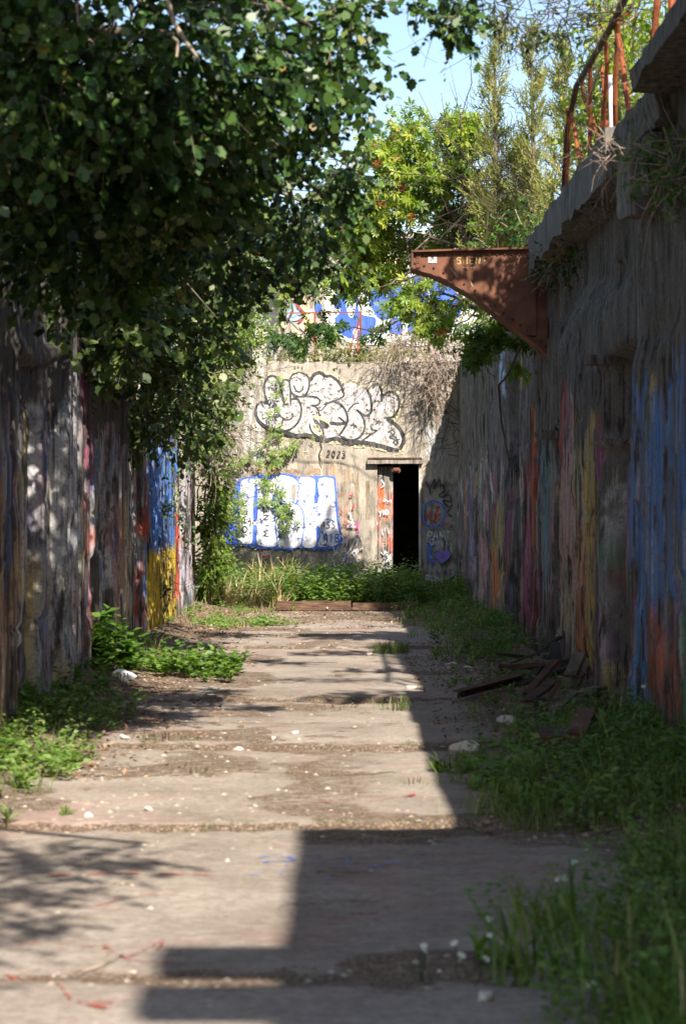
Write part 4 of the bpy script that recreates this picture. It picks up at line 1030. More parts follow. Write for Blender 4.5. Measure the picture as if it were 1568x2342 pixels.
def tuft(L, r, x, y, z, n, h, sp=.06, c0=.5):
    a = r.random(n)*6.28; e = r.uniform(.7, 1.5, n)
    D = np.stack([np.cos(a)*np.cos(e), np.sin(a)*np.cos(e), np.sin(e)], -1); N = np.stack([-np.cos(a)*np.sin(e), -np.sin(a)*np.sin(e), np.cos(e)], -1)+r.normal(size=(n,3))*.3
    P = np.tile((x, y, z), (n,1)); P[:,:2] += r.normal(size=(n,2))*sp
    L.add(P, D, N, h*r.uniform(.4, 1.1, n), np.clip(c0+r.normal(size=n)*.25, 0, 1))
def plant(name, label, cat, px, py, kind, h, spread, n, size, mat, seed, group=None, at_xy=None, c0=.5):
    x, y = at_xy if at_xy else at(px, py); z = float(ground_z(x, y)); r = np.random.default_rng(seed)
    L = Leaves(TD if kind == 'dock' else TB if kind == 'grass' else TO)
    k = max(1, int(spread/.07)**2) if kind != 'herb' else max(1, int(spread/.09)**2)
    root = empty(name, (x, y, z), label, cat, group)
    for i in range(k):
        a = r.random()*6.28; q = spread*math.sqrt(r.random()) if k > 1 else 0
        X, Y = x+q*math.cos(a), y+q*math.sin(a)
        X = min(max(X, XL+.05), XR-.05)
        zz = float(ground_z(X, Y)); f = 1-.5*(q/max(spread, .01))
        if kind == 'herb': herb(L, r, X, Y, zz, h*f, .1+.2*spread, n, size, c0)
        elif kind == 'dock': rosette(L, r, X, Y, zz, n, size*f, c0)
        else: tuft(L, r, X, Y, zz, n, h*f, .05, c0)
    L.build('foliage', M[mat], root)
    b = MB()
    for i in range(min(14, 2+k)):
        a = r.random()*6.28; q = spread*.5*r.random()
        b.tube([(x+q*math.cos(a), y+q*math.sin(a), z-.02), (x+1.3*q*math.cos(a), y+1.3*q*math.sin(a), z+h*.6)], [.004, .002], 4)
    b.build('stems', M['grass'] if False else M['darktwig'], root)
    return root
PL = [
 ('broadleaf_weed','clump of broad-leaved weeds in sun in front of the yellow-painted end of the left wall','weed',440,1545,'herb',.34,.5,45,.085,'weed',1,.5),
 ('broadleaf_weed','dense dark drooping weeds against the left wall beside the white rock','weed',215,1560,'herb',.62,.42,54,.12,'weed',2,.3),
 ('broadleaf_weed','pale large-leaved dock plant rising from the sunny left weeds','weed',150,1625,'dock',.3,.16,12,.28,'weed_light',3,.5),
 ('broadleaf_weed','spreading light green weeds at the left edge of the path','weed',70,1660,'herb',.26,.42,45,.075,'weed_light',4,.5),
 ('broadleaf_weed','low green weeds in the left corner in front of the pale dock','weed',50,1745,'herb',.16,.3,36,.06,'weed_light',5,.4),
 ('broadleaf_weed','tall dock leaves reaching up at the very left edge by the wall','weed',20,1590,'dock',.4,.3,9,.26,'weed_light',6,.4),
 ('broadleaf_weed','rosette of broad leaves in front of the sunny weed clump','weed',355,1540,'dock',.2,.2,14,.22,'weed',7,.6),
 ('broadleaf_weed','leafy weed at the front right of the sunny clump by the path','weed',520,1565,'herb',.2,.18,40,.07,'weed',8,.5),
 ('grass_tuft','bright grass clump at the shadow edge on the right side of the far path','grass',890,1490,'grass',.26,.22,26,.24,'grass',9,.4),
 ('grass_tuft','grass tuft with a reddish tip growing in the joint at the shadow edge','grass',905,1620,'grass',.2,.14,20,.2,'grass',10,.6),
 ('grass_tuft','small yellowing weed on the far left edge of the gravel','grass',15,1880,'dock',.1,.07,10,.11,'weed_light',11,.6),
 ('grass_tuft','little weed growing alone in the left gravel','grass',150,1865,'dock',.08,.06,12,.07,'weed',12,.7),
 ('grass_tuft','flat moss tuft lying in the shadow at lower left','grass',205,1955,'grass',.02,.06,60,.035,'weed',13,.6),
 ('grass_tuft','low grass along the left joint of the path','grass',440,1760,'grass',.06,.2,14,.07,'grass',14,.5),
 ('grass_tuft','thin grass edge in front of the left weeds','grass',380,1695,'grass',.08,.28,10,.09,'grass',15,.5),
 ('grass_tuft','low grass patch beside the weeds at the right shadow edge','grass',945,1795,'grass',.06,.14,22,.07,'grass',16,.6),
 ('grass_tuft','sparse moss and grass in the central joint of the path','grass',770,1615,'grass',.05,.3,9,.06,'grass',17,.7),
 ('grass_tuft','tiny moss tuft in the nearest joint','grass',490,2222,'grass',.012,.05,60,.025,'weed',18,.7),
 ('broadleaf_weed','tall narrow-leaved weed leaning out over the path on the right','weed',1045,1760,'dock',.2,.14,9,.2,'weed',19,.5),
 ('broadleaf_weed','long-leaved dock in the shade at the right, nearest the path','weed',1230,1830,'dock',.25,.2,11,.22,'weed',20,.5),
 ('broadleaf_weed','broad weed by the right rubble next to the grey rock','weed',1120,1800,'herb',.18,.22,36,.06,'weed',21,.5),
 ('broadleaf_weed','low weeds along the left path edge behind the sunny clump','weed',560,1430,'herb',.12,.6,27,.06,'weed_light',22,.5),
 ('tall_weed','feathery tall weed nearest the camera in the lower right corner','weed',1500,2330,'herb',.42,.34,72,.035,'weed',23,.6),
]
for (nm, lb, ct, px, py, kd, h, spd, n, sz, mt, sd, c0) in PL:
    plant(nm, lb, ct, px, py, kd, h, spd, n, sz, mt, sd, c0=c0)

def undergrowth(label, n, fn, kindmix, mat, seed, hs, size, c0=.45, gr=.3, smat='grass'):
    r = np.random.default_rng(seed); L = Leaves(TO); G = Leaves(TB); K_ = Leaves(TD); X, Y = fn(r, n)
    for x, y in zip(X, Y):
        z = float(ground_z(x, y)); h = hs*r.uniform(.5, 1.15)
        q = r.random()
        if q < gr: tuft(G, r, x, y, z, 20, h*r.uniform(.6, 1.2), .06, .45+.15*r.normal())
        elif q < gr+.1: rosette(K_, r, x, y, z+.01, 9, r.uniform(.5, 1)*min(.22, hs*.8), .55)
        elif q < gr+.18: herb(L, r, x, y, z, h*1.5, .06, 36, size*.55, c0+.1)
        else: herb(L, r, x, y, z, h, .12, 27, size*r.uniform(.7, 1.3), c0+r.normal()*.08)
    root = L.build('undergrowth', M[mat]); tag(root, label, 'undergrowth', kind='stuff')
    if K_.P: K_.build('broad_leaves', M['weed_light'], root)
    if G.P: G.build('grass_blades', M[smat], root)
    return root
def redge(r, n, y0, y1, x0f, x1=2.05, pw=1.0):
    Y = y0+(y1-y0)*r.random(n)**pw; lo = x0f(Y)+.15*r.normal(size=n); X = lo+(x1-lo)*r.random(n)**.8
    return np.clip(X, .35, 2.06), Y
undergrowth('mixed green weeds filling the near right side of the path', 560, lambda r, n: redge(r, n, 4.6, 9.3, lambda Y: .62-.02*(Y-5)+.25*ss(7.2,9.2,Y)+.7*ss(7.9,8.6,Y)*ss(-9.6,-9,-Y), 2.06), 0, 'weed', 101, .36, .034, .55, .36)
undergrowth('shaded weeds along the right wall in the middle distance', 520, lambda r, n: redge(r, n, 10.2, 14.6, lambda Y: .66+.07*(Y-10)+.2*ss(12.8,14,Y), 2.05), 0, 'weed', 102, .22, .045, .5, .4)
undergrowth('thin weeds among the rubble at the right', 120, lambda r, n: redge(r, n, 14.5, 20.5, lambda Y: .95+0*Y, 2.0), 0, 'weed', 103, .13, .04, .4, .5)
undergrowth('dark bushy weeds at the foot of the far right wall', 330, lambda r, n: redge(r, n, 21, 34, lambda Y: 1.0-.0*Y+.15*ss(22,30,-Y+50), 2.05), 0, 'weed', 104, .24, .05, .4, .35)
undergrowth('bright leafy plants growing along the foot of the graffiti wall', 620, lambda r, n: (r.uniform(-1.0, 1.35, n), r.uniform(34.4, 37.7, n)), 0, 'weed_light', 105, .62, .1, .35, .02)
undergrowth('bushy herbs and dry stems in front of the left part of the end wall', 520, lambda r, n: (r.uniform(-2.5, -.9, n), r.uniform(34.2, 37.8, n)), 0, 'weed_light', 106, .62, .07, .4, .25, 'straw')
undergrowth('shaded plants in front of the dark doorway', 240, lambda r, n: (r.uniform(.9, 2.1, n), r.uniform(34.2, 37.8, n)), 0, 'weed', 107, .36, .07, .4, .1)
undergrowth('low weeds and dry grass at the end of the left wall', 150, lambda r, n: (np.clip(-1.6+r.normal(size=n)*.35, -2.2, -.5), r.uniform(27, 34, n)), 0, 'weed_light', 108, .12, .05, .5, .5, 'straw')
undergrowth('sunny light green weeds spreading from the left wall at the near end', 150, lambda r, n: (np.clip(-2.25+.75*r.random(n)**1.3, -2.3, -1.2), 11.2+5.5*r.random(n)), 0, 'weed_light', 111, .17, .055, .5, .25)
undergrowth('sparse weeds against the foot of the left wall', 90, lambda r, n: (r.uniform(-2.3, -1.9, n), r.uniform(12, 24, n)), 0, 'weed', 109, .2, .06, .45, .3)
b = Leaves(TB); r = np.random.default_rng(9)
for k in range(32): tuft(b, r, r.uniform(-1.45,-.65), r.uniform(35.2, 37), .02, 12, .85, .05, .6)
tag(b.build('dry_grass', M['straw']), 'tall straw-coloured dry grass standing before the blue and white letters', 'grass', kind='stuff')

r = np.random.default_rng(77); mo = Leaves(TB)
for k in range(900):
    c = cr[int(r.integers(len(cr)))]; x = r.uniform(-1.6, 1.6); i_ = cr.index(c)
    y = c+.25*(float(fbm(np.array(x*.6+i_), np.array(0.), i_, 3))-.5)+r.normal()*.04
    if vn(np.array(x*2.+c), np.array(c), 5) > .55: tuft(mo, r, x, y, float(ground_z(x, y)), 8, r.uniform(.015, .05), .02, .4)
tag(mo.build('joint_grass', M['grass']), 'short moss and grass growing in the joints of the path', 'grass', kind='stuff')
undergrowth('tall feathery bright weeds in the lower right corner', 150, lambda r, n: (r.uniform(.95, 2.0, n), r.uniform(5.2, 8.6, n)), 0, 'weed_light', 113, .5, .03, .35, .1)
# daisies
def daisy(x, y, h, s, seed, label):
    r = np.random.default_rng(seed); z = float(ground_z(x, y))
    root = empty('daisy', (x, y, z), label, 'flower', 'white daisies in the lower right weeds'); s = s*.72
    c = np.array((x+r.normal()*.02, y+r.normal()*.02, z+h))
    b = MB(); b.tube(curve((x, y, z), c, 4, 0, .03, r), .0025, 4); b.build('stem', M['weed'], root)
    nv = np.array((r.normal()*.4, -.6, 1.)); nv /= np.linalg.norm(nv); u = np.cross(nv, (0,0,1.)); u /= np.linalg.norm(u); v = np.cross(nv, u)
    a = np.arange(14)*2*PI/14; L = Leaves(T_petal())
    L.add(np.tile(c, (14,1)), np.cos(a)[:,None]*u+np.sin(a)[:,None]*v, np.tile(nv, (14,1)), np.full(14, s), r.random(14)); L.build('petals', M['petal'], root)
    a = np.arange(8)*2*PI/8; b = MB(); b.add([c+nv*.006]+[c+(np.cos(t)*u+np.sin(t)*v)*s*.25+nv*.002 for t in a], [(0,1+k,1+(k+1) % 8) for k in range(8)]); b.build('flower_disc', M['disc'], root)
for i, (px, py, Y, s) in enumerate(((1120,2100,7.6,.022),(962,2158,7.0,.02),(970,2170,6.95,.02),(1048,2155,7.0,.022),(1070,2183,6.9,.024),(1085,2190,6.8,.022),(1132,2137,7.0,.018),(1278,2012,7.6,.02),(1298,1972,7.7,.02),
       (1172,2160,7.1,.018),(1345,2250,6.4,.026),(1355,2262,6.4,.022),(1415,2225,6.5,.02),(1452,2205,6.5,.024),(1440,2235,6.4,.02),(1465,1570,11.8,.02),(1325,2010,7.7,.02))):
    x, _, zz = W(px, py, Y); h = max(zz-float(ground_z(x, Y)), .03)
    daisy(x, Y, h, s, 300+i, 'small white daisy in bloom among the lower right weeds')

# chalk scribbles, red lines and twigs on the slab
def floor_strokes(name, lst, m, label, cat):
    root = empty(name, (*at(*lst[0][0][0]), 0), label, cat)
    for q, (pts, w) in enumerate(lst):
        b = MB(); s = smooth(pts, 7); vs = []; fs = []
        W2 = [at(*p) for p in s]; L = len(W2)
        for i, p in enumerate(W2):
            a = np.array(W2[max(i-1,0)]); c = np.array(W2[min(i+1,L-1)]); d = (c-a)/(np.linalg.norm(c-a)+1e-9); nn = np.array((-d[1], d[0]))*w/2
            for sg in (1, -1):
                X, Y = p[0]+nn[0]*sg, p[1]+nn[1]*sg
                vs.append((X, Y, float(ground_z(X, Y))+.006+.0004*q))
            if i: fs.append((2*i-2, 2*i-1, 2*i+1, 2*i))
        b.add(vs, fs); b.build('stroke', m, root)
    return root
ch = [([(590,1950),(620,1945),(660,1948),(670,1955),(620,1958),(600,1960)], .02), ([(690,1965),(760,1955),(800,1955),(780,1965),(720,1972),(780,1975),(810,1970)], .015), ([(570,1990),(640,1985),(655,1990),(780,2003),(790,2008)], .015),
      ([(880,1950),(900,1960),(870,1968),(840,1972)], .015), ([(910,1965),(940,1955),(980,1962),(1010,1958),(1040,1965)], .018), ([(920,1970),(990,1972),(1020,1968)], .015), ([(650,1980),(658,1960)], .015), ([(770,1972),(830,1968),(880,1975)], .012)]
floor_strokes('chalk_scribble', ch, K['chalk'], 'pale blue chalk scribble across the path in the square shadow', 'scribble')
rd = [([(0,2205),(60,2225),(130,2250),(170,2290),(260,2295)], .012), ([(20,2150),(120,2140),(240,2155),(300,2180),(420,2190)], .01), ([(60,2040),(200,2060),(330,2035),(480,2045)], .012), ([(160,2290),(200,2300),(260,2310)], .03), ([(300,2230),(350,2225)], .03), ([(100,1990),(300,1985),(500,1990)], .03),
      ([(250,2170),(240,2150),(290,2175),(370,2140),(360,2160)], .01), ([(860,1828),(930,1825),(945,1820)], .03), ([(700,1840),(880,1835)], .02)]
floor_strokes('worn_red_paint', rd, K['redline'], 'faint worn red painted lines on the near slab at lower left', 'painted line')
def stick(pts, rad, label, m='twig'):
    P = [(*at(*p), 0) for p in pts]; P = [(x, y, float(ground_z(x, y))+rad+.004+k*.004) for k, (x, y, _) in enumerate(P)]
    b = MB(); b.tube(P, [rad*(1-.5*i/len(P)) for i in range(len(P))], 6); tag(b.build('fallen_stick', M[m]), label, 'stick')
stick([(190,2205),(235,2196),(285,2172)], .004, 'thin brown twig lying on the near slab at lower left')
stick([(0,1700),(50,1730),(110,1765),(160,1780)], .014, 'bent dead branch lying on the far left edge of the path')
stick([(390,1532),(470,1512),(540,1490)], .01, 'dry stick lying in the broad-leaved weeds', 'twig')
b = MB(); x, y = at(288, 1500); b.tube([(x, y, .0), (x+.005, y, .28), (x-.03, y, .22)], .006, 5); tag(b.build('broken_stalk', M['straw'] if False else M['timber']), 'broken orange-brown stalk standing bent over by the left weeds', 'stalk')

# ------------------------------------------------------------------ trees
def blob(px, py, Y, rx, rz, ry=None):
    p = W(px, py, Y); return (p[0], p[1], p[2], rx, ry or rx, rz)
def tree(name, label, cat, root, top, blobs, T, mat, seed, size, ntw, per, group=None, r0=.12, bark='bark', lim=None, **k):
    o = empty(name, root, label, cat, group)
    limbs(o, root, top, [bb[:3] for bb in blobs][::(lim or 1)], M[bark], seed, r0)
    foliage(o, blobs, T, M[mat], seed+1, size, ntw, per, twigm=M[bark], **k)
    return o
# the great tree whose crown hangs over the left half
BA = [blob(100,120,11,.75,.6), blob(330,80,11,.7,.55), blob(560,90,11.5,.6,.5), blob(720,70,12,.35,.35), blob(120,380,12,.6,.5), blob(330,330,12,.6,.5), blob(540,310,12.3,.55,.5),
      blob(715,270,12.5,.28,.45), blob(250,560,13,.6,.35), blob(450,480,13,.55,.35), blob(620,450,13.2,.4,.35), blob(740,450,14,.22,.4), blob(60,560,14,.4,.35), blob(510,570,14,.35,.22), blob(690,560,14.5,.28,.25),
      (-2.0,6.2,7.4,1.2,1.6,.7), (-3.0,7.6,7.2,1.2,1.6,.7), (.1,3.9,5,.65,.2,.15), (-.0,3.1,5,.6,.2,.15), (-.1,2.4,5,.55,.2,.12), (-.2,1.3,5,.5,.12,.12), (-1.6,9.5,5.2,1.3,1.6,.8), (-2.6,11,5.0,1.3,1.8,.9), (-1.2,12.5,5.4,1.0,1.4,.6), (-2.2,7.5,5.0,.7,1.2,.6), (-3.6,13,4.6,1.2,1.6,.8), (-.75,12.2,4.9,.55,1.0,.5)]  # the highest blobs are out of view, added to shade the crown's left part
tree('oak_tree', 'large dark-leaved oak whose crown hangs over the upper left of the path', 'tree', (-3.9,12.5,3.1), (-3.1,12,4.9), BA, TLb, 'leaf_dark', 200, .062, 9800, 9, r0=.2, twl=.34, gap=.40, gsc=2.2, surf=.5, up=.55, twr=.005)
BA2 = [blob(790,30,11.5,.16,.14), blob(1000,5,12,.16,.05), blob(1025,70,12,.08,.09), blob(890,0,12,.15,.06), blob(810,200,13,.08,.3), blob(800,420,14,.1,.25), blob(830,330,15,.07,.2), blob(1050,45,12,.14,.08)]
o = empty('oak_bough', (-.2,12,4.5), 'leafy bough tips hanging into the sky at the top centre', 'branch')
foliage(o, BA2, TLb, M['leaf_dark'], 222, .05, 200, 8, twigm=M['bark'], twl=.2, gap=.3, surf=.8)
b = MB(); b.tube(curve(W(700,-60,12), W(1060,-10,12), 7, .05, .02, np.random.default_rng(3)), [.02,.018,.015,.012,.01,.008,.005], 6); b.build('bough', M['bark'], o)
o = empty('overhead_bough', (2.0,16,5.9), 'leafy bough reaching over the path from the trees above the right wall', 'branch')
foliage(o, [(2.2,14.2,5.6,.75,.2,.12), (2.0,16.6,6.1,.8,.25,.12), (2.3,18.6,6.5,.9,.22,.12), (1.2,15.4,5.9,.4,.15,.1), (2.2,11.0,6.0,.6,.3,.2)], TLb, M['leaf_dark'], 224, .08, 330, 9, twigm=M['bark'], twl=.25, gap=.1)
b = MB(); b.tube([(4.6,16.5,4.1),(3.6,16.4,5.9),(2.2,16.3,6.1),(1.3,16.2,6.1)], [.07,.05,.03,.01], 6); b.build('bough', M['bark'], o)
# bare stems in the crown
b = MB(); b.tube([W(380,-10,10.2), W(398,50,10.2), W(425,95,10.1), W(452,130,10.)], [.011,.012,.01,.006], 6); b.tube([W(404,130,10.), W(408,95,10), W(395,85,10)], .007, 5); b.tube([W(180,-10,10.5), W(176,30,10.5), W(182,60,10.4)], .008, 5)
b.tube([W(160,280,11), W(190,300,11), W(230,330,11.)], .008, 5); b.tube([W(20,340,11), W(70,365,11), W(200,410,11)], .006, 5)
ob = b.build('bare_branches', M['twig']); tag(ob, 'pale bare broken branches showing in the dark crown at top left', 'branch')
# second tree further in
BB = [blob(180,650,19,.7,.55), blob(330,620,19,.7,.5), blob(480,600,20,.6,.5), blob(600,540,20,.5,.5), blob(690,460,20,.35,.4), blob(300,780,21,.65,.42), blob(400,760,21,.5,.5), blob(480,650,22,.3,.3), blob(190,760,18.5,.55,.4), blob(270,700,18,.5,.4), blob(170,690,16.5,.35,.3), blob(250,850,20,.5,.4),
      blob(240,870,22,.45,.3), blob(380,900,23,.5,.38), blob(430,900,24,.3,.35), blob(760,560,22,.2,.35), blob(420,980,25,.4,.22), blob(340,960,24,.4,.2), blob(770,400,21,.22,.5), (-3.4,20,4.2,1.2,2.5,.9), (-2.4,20.5,4.9,1.,2,.7), (-2.2,24,4.3,.9,2,.7), (-.9,14.6,7.0,1.1,1.8,.7), (-1.6,15.5,7.2,1.2,2,.9), (-2.8,17,7.4,1.2,2,.9)]  # the topmost blobs are unseen, added above to darken this crown by their shadow
tree('leaning_tree', 'dense dark green tree leaning over the middle of the left wall behind the oak', 'tree', (-3.8,21.5,3.0), (-3.0,21.5,4.2), BB, TLb, 'leaf_grey', 230, .085, 5600, 8, r0=.14, twl=.4, gap=.34, gsc=2.2, surf=.5, up=.5, twr=.006)
BC = [blob(520,760,31,.55,.45), blob(540,700,33,.3,.25), blob(480,850,31,.45,.5), blob(520,880,32,.2,.3), blob(490,960,32,.25,.35), blob(475,1060,33,.2,.3), blob(520,640,33,.35,.3), blob(430,960,30,.4,.4)]
tree('vine_bush', 'sunlit yellowish bush of fine leaves hanging beside the left end of the graffiti wall', 'bush', (-3.2,32,2.2), (-2.7,32,3.4), BC, TO, 'leaf_vine', 250, .065, 1250, 9, r0=.07, twl=.35, gap=.3, gsc=2.5, up=.5)
BD = [blob(690,570,38.6,.4,.3), blob(650,640,38.6,.15,.4), blob(750,550,38.6,.3,.2), blob(700,590,38.6,.3,.2)]
tree('climbing_shrub', 'small-leaved green shrub on the terrace covering the left edge of the mural', 'shrub', (-1.1,38.6,4.2), (-1.0,38.5,5.0), BD, TO, 'leaf_vine', 260, .09, 250, 8, r0=.04, twl=.3, gap=.2)
BE = [blob(500,1100,34.2,.13,.5), blob(485,1200,34.1,.12,.5), blob(480,1300,34.1,.12,.35), blob(470,1010,34,.25,.25), blob(500,1270,36,.15,.3)]
tree('ivy', 'green creeper covering the broken end of the left wall down to the ground', 'creeper', (-2.15,34.4,0), (-2.1,34.4,1.8), BE, TO, 'leaf_vine', 265, .085, 620, 8, r0=.02, twl=.25, gap=.15, droop=.6)
# creeper strands over the end wall
def strand(name, label, lines, Y, size, mat, seed, per=.55, n5=True, dens=1.0):
    r = np.random.default_rng(seed); p0 = W(*lines[0][0], Y); o = empty(name, p0, label, 'creeper'); b = MB(); L = Leaves(TP if n5 else TO)
    for ln in lines:
        s = smooth(ln, 6); P = np.array([W(p[0]+r.normal()*1.5, p[1], Y-.05-.06*r.random()) for p in s])
        b.tube([tuple(q) for q in P], .006, 4)
        n = int(len(P)*2.2*dens); k = r.integers(0, len(P), n); Q = P[k]+r.normal(size=(n,3))*np.array((.07,.03,.05)); Q[:,1] -= .05
        D = np.stack([r.normal(size=n)*.7, -.4+0*r.random(n), -.6+r.normal(size=n)*.4], -1); N = r.normal(size=(n,3))*.4+np.array((.1,-1,.6))
        L.add(Q, D, N, size*r.uniform(.6, 1.2, n), np.clip(.5+r.normal(size=n)*.2, 0, 1))
    b.build('vine_stem', M['darktwig'], o); L.build('leaves', M[mat], o)
strand('hanging_creeper', 'strands of five-leaved creeper hanging down over the graffiti letters', [[(632,870),(628,930),(622,985),(600,1020),(570,1045)], [(632,980),(640,1010),(618,1040),(600,1062)], [(700,990),(680,1005),(650,1035),(635,1060)],
   [(615,1080),(625,1110),(640,1135),(650,1165),(645,1190),(655,1210)], [(640,1130),(660,1170),(680,1195)], [(600,1085),(608,1130),(600,1150)], [(560,1040),(540,1060),(530,1050)]], FAR, .12, 'leaf_vine', 270, dens=.6)
strand('hanging_creeper', 'leafy strands against the left edge of the blue-outlined letters', [[(530,1150),(520,1180),(545,1200),(540,1240)], [(545,1130),(555,1150),(545,1190)], [(515,1100),(520,1140),(512,1170)]], 37.8, .12, 'leaf_vine', 271, dens=.7)
strand('hanging_creeper', 'dangling vine with small leaves in front of the blue and yellow paint', [[(395,1050),(400,1120),(398,1150),(415,1200),(440,1240)], [(380,1040),(375,1100)], [(420,1030),(430,1060),(415,1075)], [(398,1155),(385,1170),(375,1160)], [(372,1400),(380,1360),(376,1340)]], 27.0, .07, 'leaf_dark', 272, n5=False, dens=1.1)
# sapling with yellow green leaves over the terrace
BS = [blob(1000,290,31,.42,.22), blob(930,320,31,.3,.2), blob(1060,300,31,.3,.2), blob(880,350,31,.2,.16), blob(960,390,31,.3,.25), blob(1030,400,31,.28,.2), blob(900,440,31,.25,.15), blob(1000,470,31.5,.35,.2), blob(850,500,31.5,.25,.2), blob(930,550,32,.4,.14),
      blob(1060,490,32,.3,.2), blob(1100,540,32,.35,.15), blob(830,570,32,.25,.16), blob(880,610,32,.28,.15), blob(920,600,31,.2,.16), blob(800,640,32,.25,.12), blob(880,670,31.5,.35,.14), blob(960,680,31,.3,.14), blob(860,715,32,.2,.05), blob(1000,720,31,.3,.13), blob(1080,745,30,.26,.1),
      blob(700,640,33,.15,.06), blob(1150,470,31,.3,.18), blob(1200,520,30,.2,.15), blob(770,460,32,.18,.18), blob(800,520,32,.2,.15)]
tree('creeper_tree', 'slender tree with yellow-green five-part leaves spreading over the terrace in the centre', 'tree', (3.2,31.5,4.0), (2.6,31.5,4.9), BS, TP, 'leaf_lime', 280, .13, 1350, 6, r0=.06, twl=.4, gap=.34, gsc=2, up=.5, droop=.5, twr=.007)
BT = [blob(700,765,30,.28,.1), blob(760,740,30,.22,.08), blob(660,775,30,.16,.08), blob(840,755,31,.2,.06)]
o = empty('low_bough', (-.4,30,4), 'low dark bough of broad leaves just above the bubble graffiti', 'branch'); foliage(o, BT, TP, M['leaf_mid'], 285, .13, 50, 6, twigm=M['darktwig'], twl=.25, gap=.1, droop=.6)
b = MB(); b.tube(curve(W(1010,720,31), W(650,770,30), 8, -.05, .02, np.random.default_rng(4)), [.018,.016,.014,.012,.01,.008,.006,.004], 6); b.tube(curve(W(1230,560,29), W(900,650,30), 7, .1, .02, np.random.default_rng(5)), .012, 6); b.build('bough', M['darktwig'], o)
BU = [blob(1090,790,22.5,.2,.07), blob(1070,820,22.5,.12,.05), blob(1140,760,22.5,.16,.05), blob(1180,780,22.8,.1,.04), blob(1110,745,23,.16,.04), blob(1200,830,22.8,.08,.05)]
o = empty('leafy_bough', (1.9,22.5,3.9), 'bright green leafy bough hanging below the tip of the rusty bracket', 'branch'); foliage(o, BU, TP, M['leaf_vine'], 287, .12, 80, 5, twigm=M['darktwig'], twl=.14, gap=.0, droop=.5)
b = MB(); b.tube([W(1260,720,22), W(1200,760,22.3), W(1150,800,22.5), W(1090,790,22.5)], [.01,.009,.007,.005], 5); b.tube([W(1190,790,21.5), W(1160,860,21.5), W(1140,880,21.8), W(1145,960,21.8), W(1165,1060,21.8), W(1155,1110,21.8)], [.012,.012,.014,.011,.008,.004], 6)
b.tube([W(1100,810,22.5), W(1115,850,22.5), W(1130,862,22.5)], .005, 4); b.build('vine_stem', M['darktwig'], o)
# junipers on the right bank
for i, (px, py, Y, h, w, lb) in enumerate(((1130,60,29,4.0,.42,'tall pointed juniper nearest the sky gap on the right bank'), (1215,70,28,3.9,.4,'middle pointed juniper on the right bank'), (1290,90,26,3.5,.4,'rightmost dark juniper behind the rusty railing'), (1400,20,20,2.6,.5,'bushy juniper behind the railing at the upper right edge'), (1190,330,29,1.8,.4,'low round juniper in front of the tall ones'))):
    t = W(px, py, Y); r = np.random.default_rng(400+i); z0 = t[2]-h; o = empty('juniper', (t[0], Y, max(z0, 3.9)), lb, 'tree', 'junipers on top of the right bank')
    b = MB(); b.tube([(t[0]+.05,Y,3.9),(t[0],Y,t[2]-.1)], [.06,.012], 7); b.build('trunk', M['bark'], o)
    L = Leaves(T_spray()); lb_ = MB(); nb = 120
    for k in range(nb):
        f = (k+.5)/nb; z = t[2]-h*f**.8; a = r.random()*6.28; R = w*(.14+1.1*f**.75)*r.uniform(.5, 1.15)
        e = np.array((t[0]+R*math.cos(a), Y+R*math.sin(a), z+R*.45)); s0 = np.array((t[0], Y, z-.1)); lb_.tube([s0, (s0+e)/2, e], [.01,.007,.003], 3)
        n = 10; tt = r.uniform(.35, 1.1, n)[:,None]; P = s0+(e-s0)*tt+r.normal(size=(n,3))*.04
        D = (e-s0)/np.linalg.norm(e-s0)+r.normal(size=(n,3))*.5+np.array((0,0,.5)); L.add(P, D, r.normal(size=(n,3)), .2*r.uniform(.6, 1.3, n), np.clip(.5+r.normal()*.15+r.normal(size=n)*.15, 0, 1))
    lb_.build('branches', M['bark'], o); L.build('foliage', M['leaf_olive'], o)
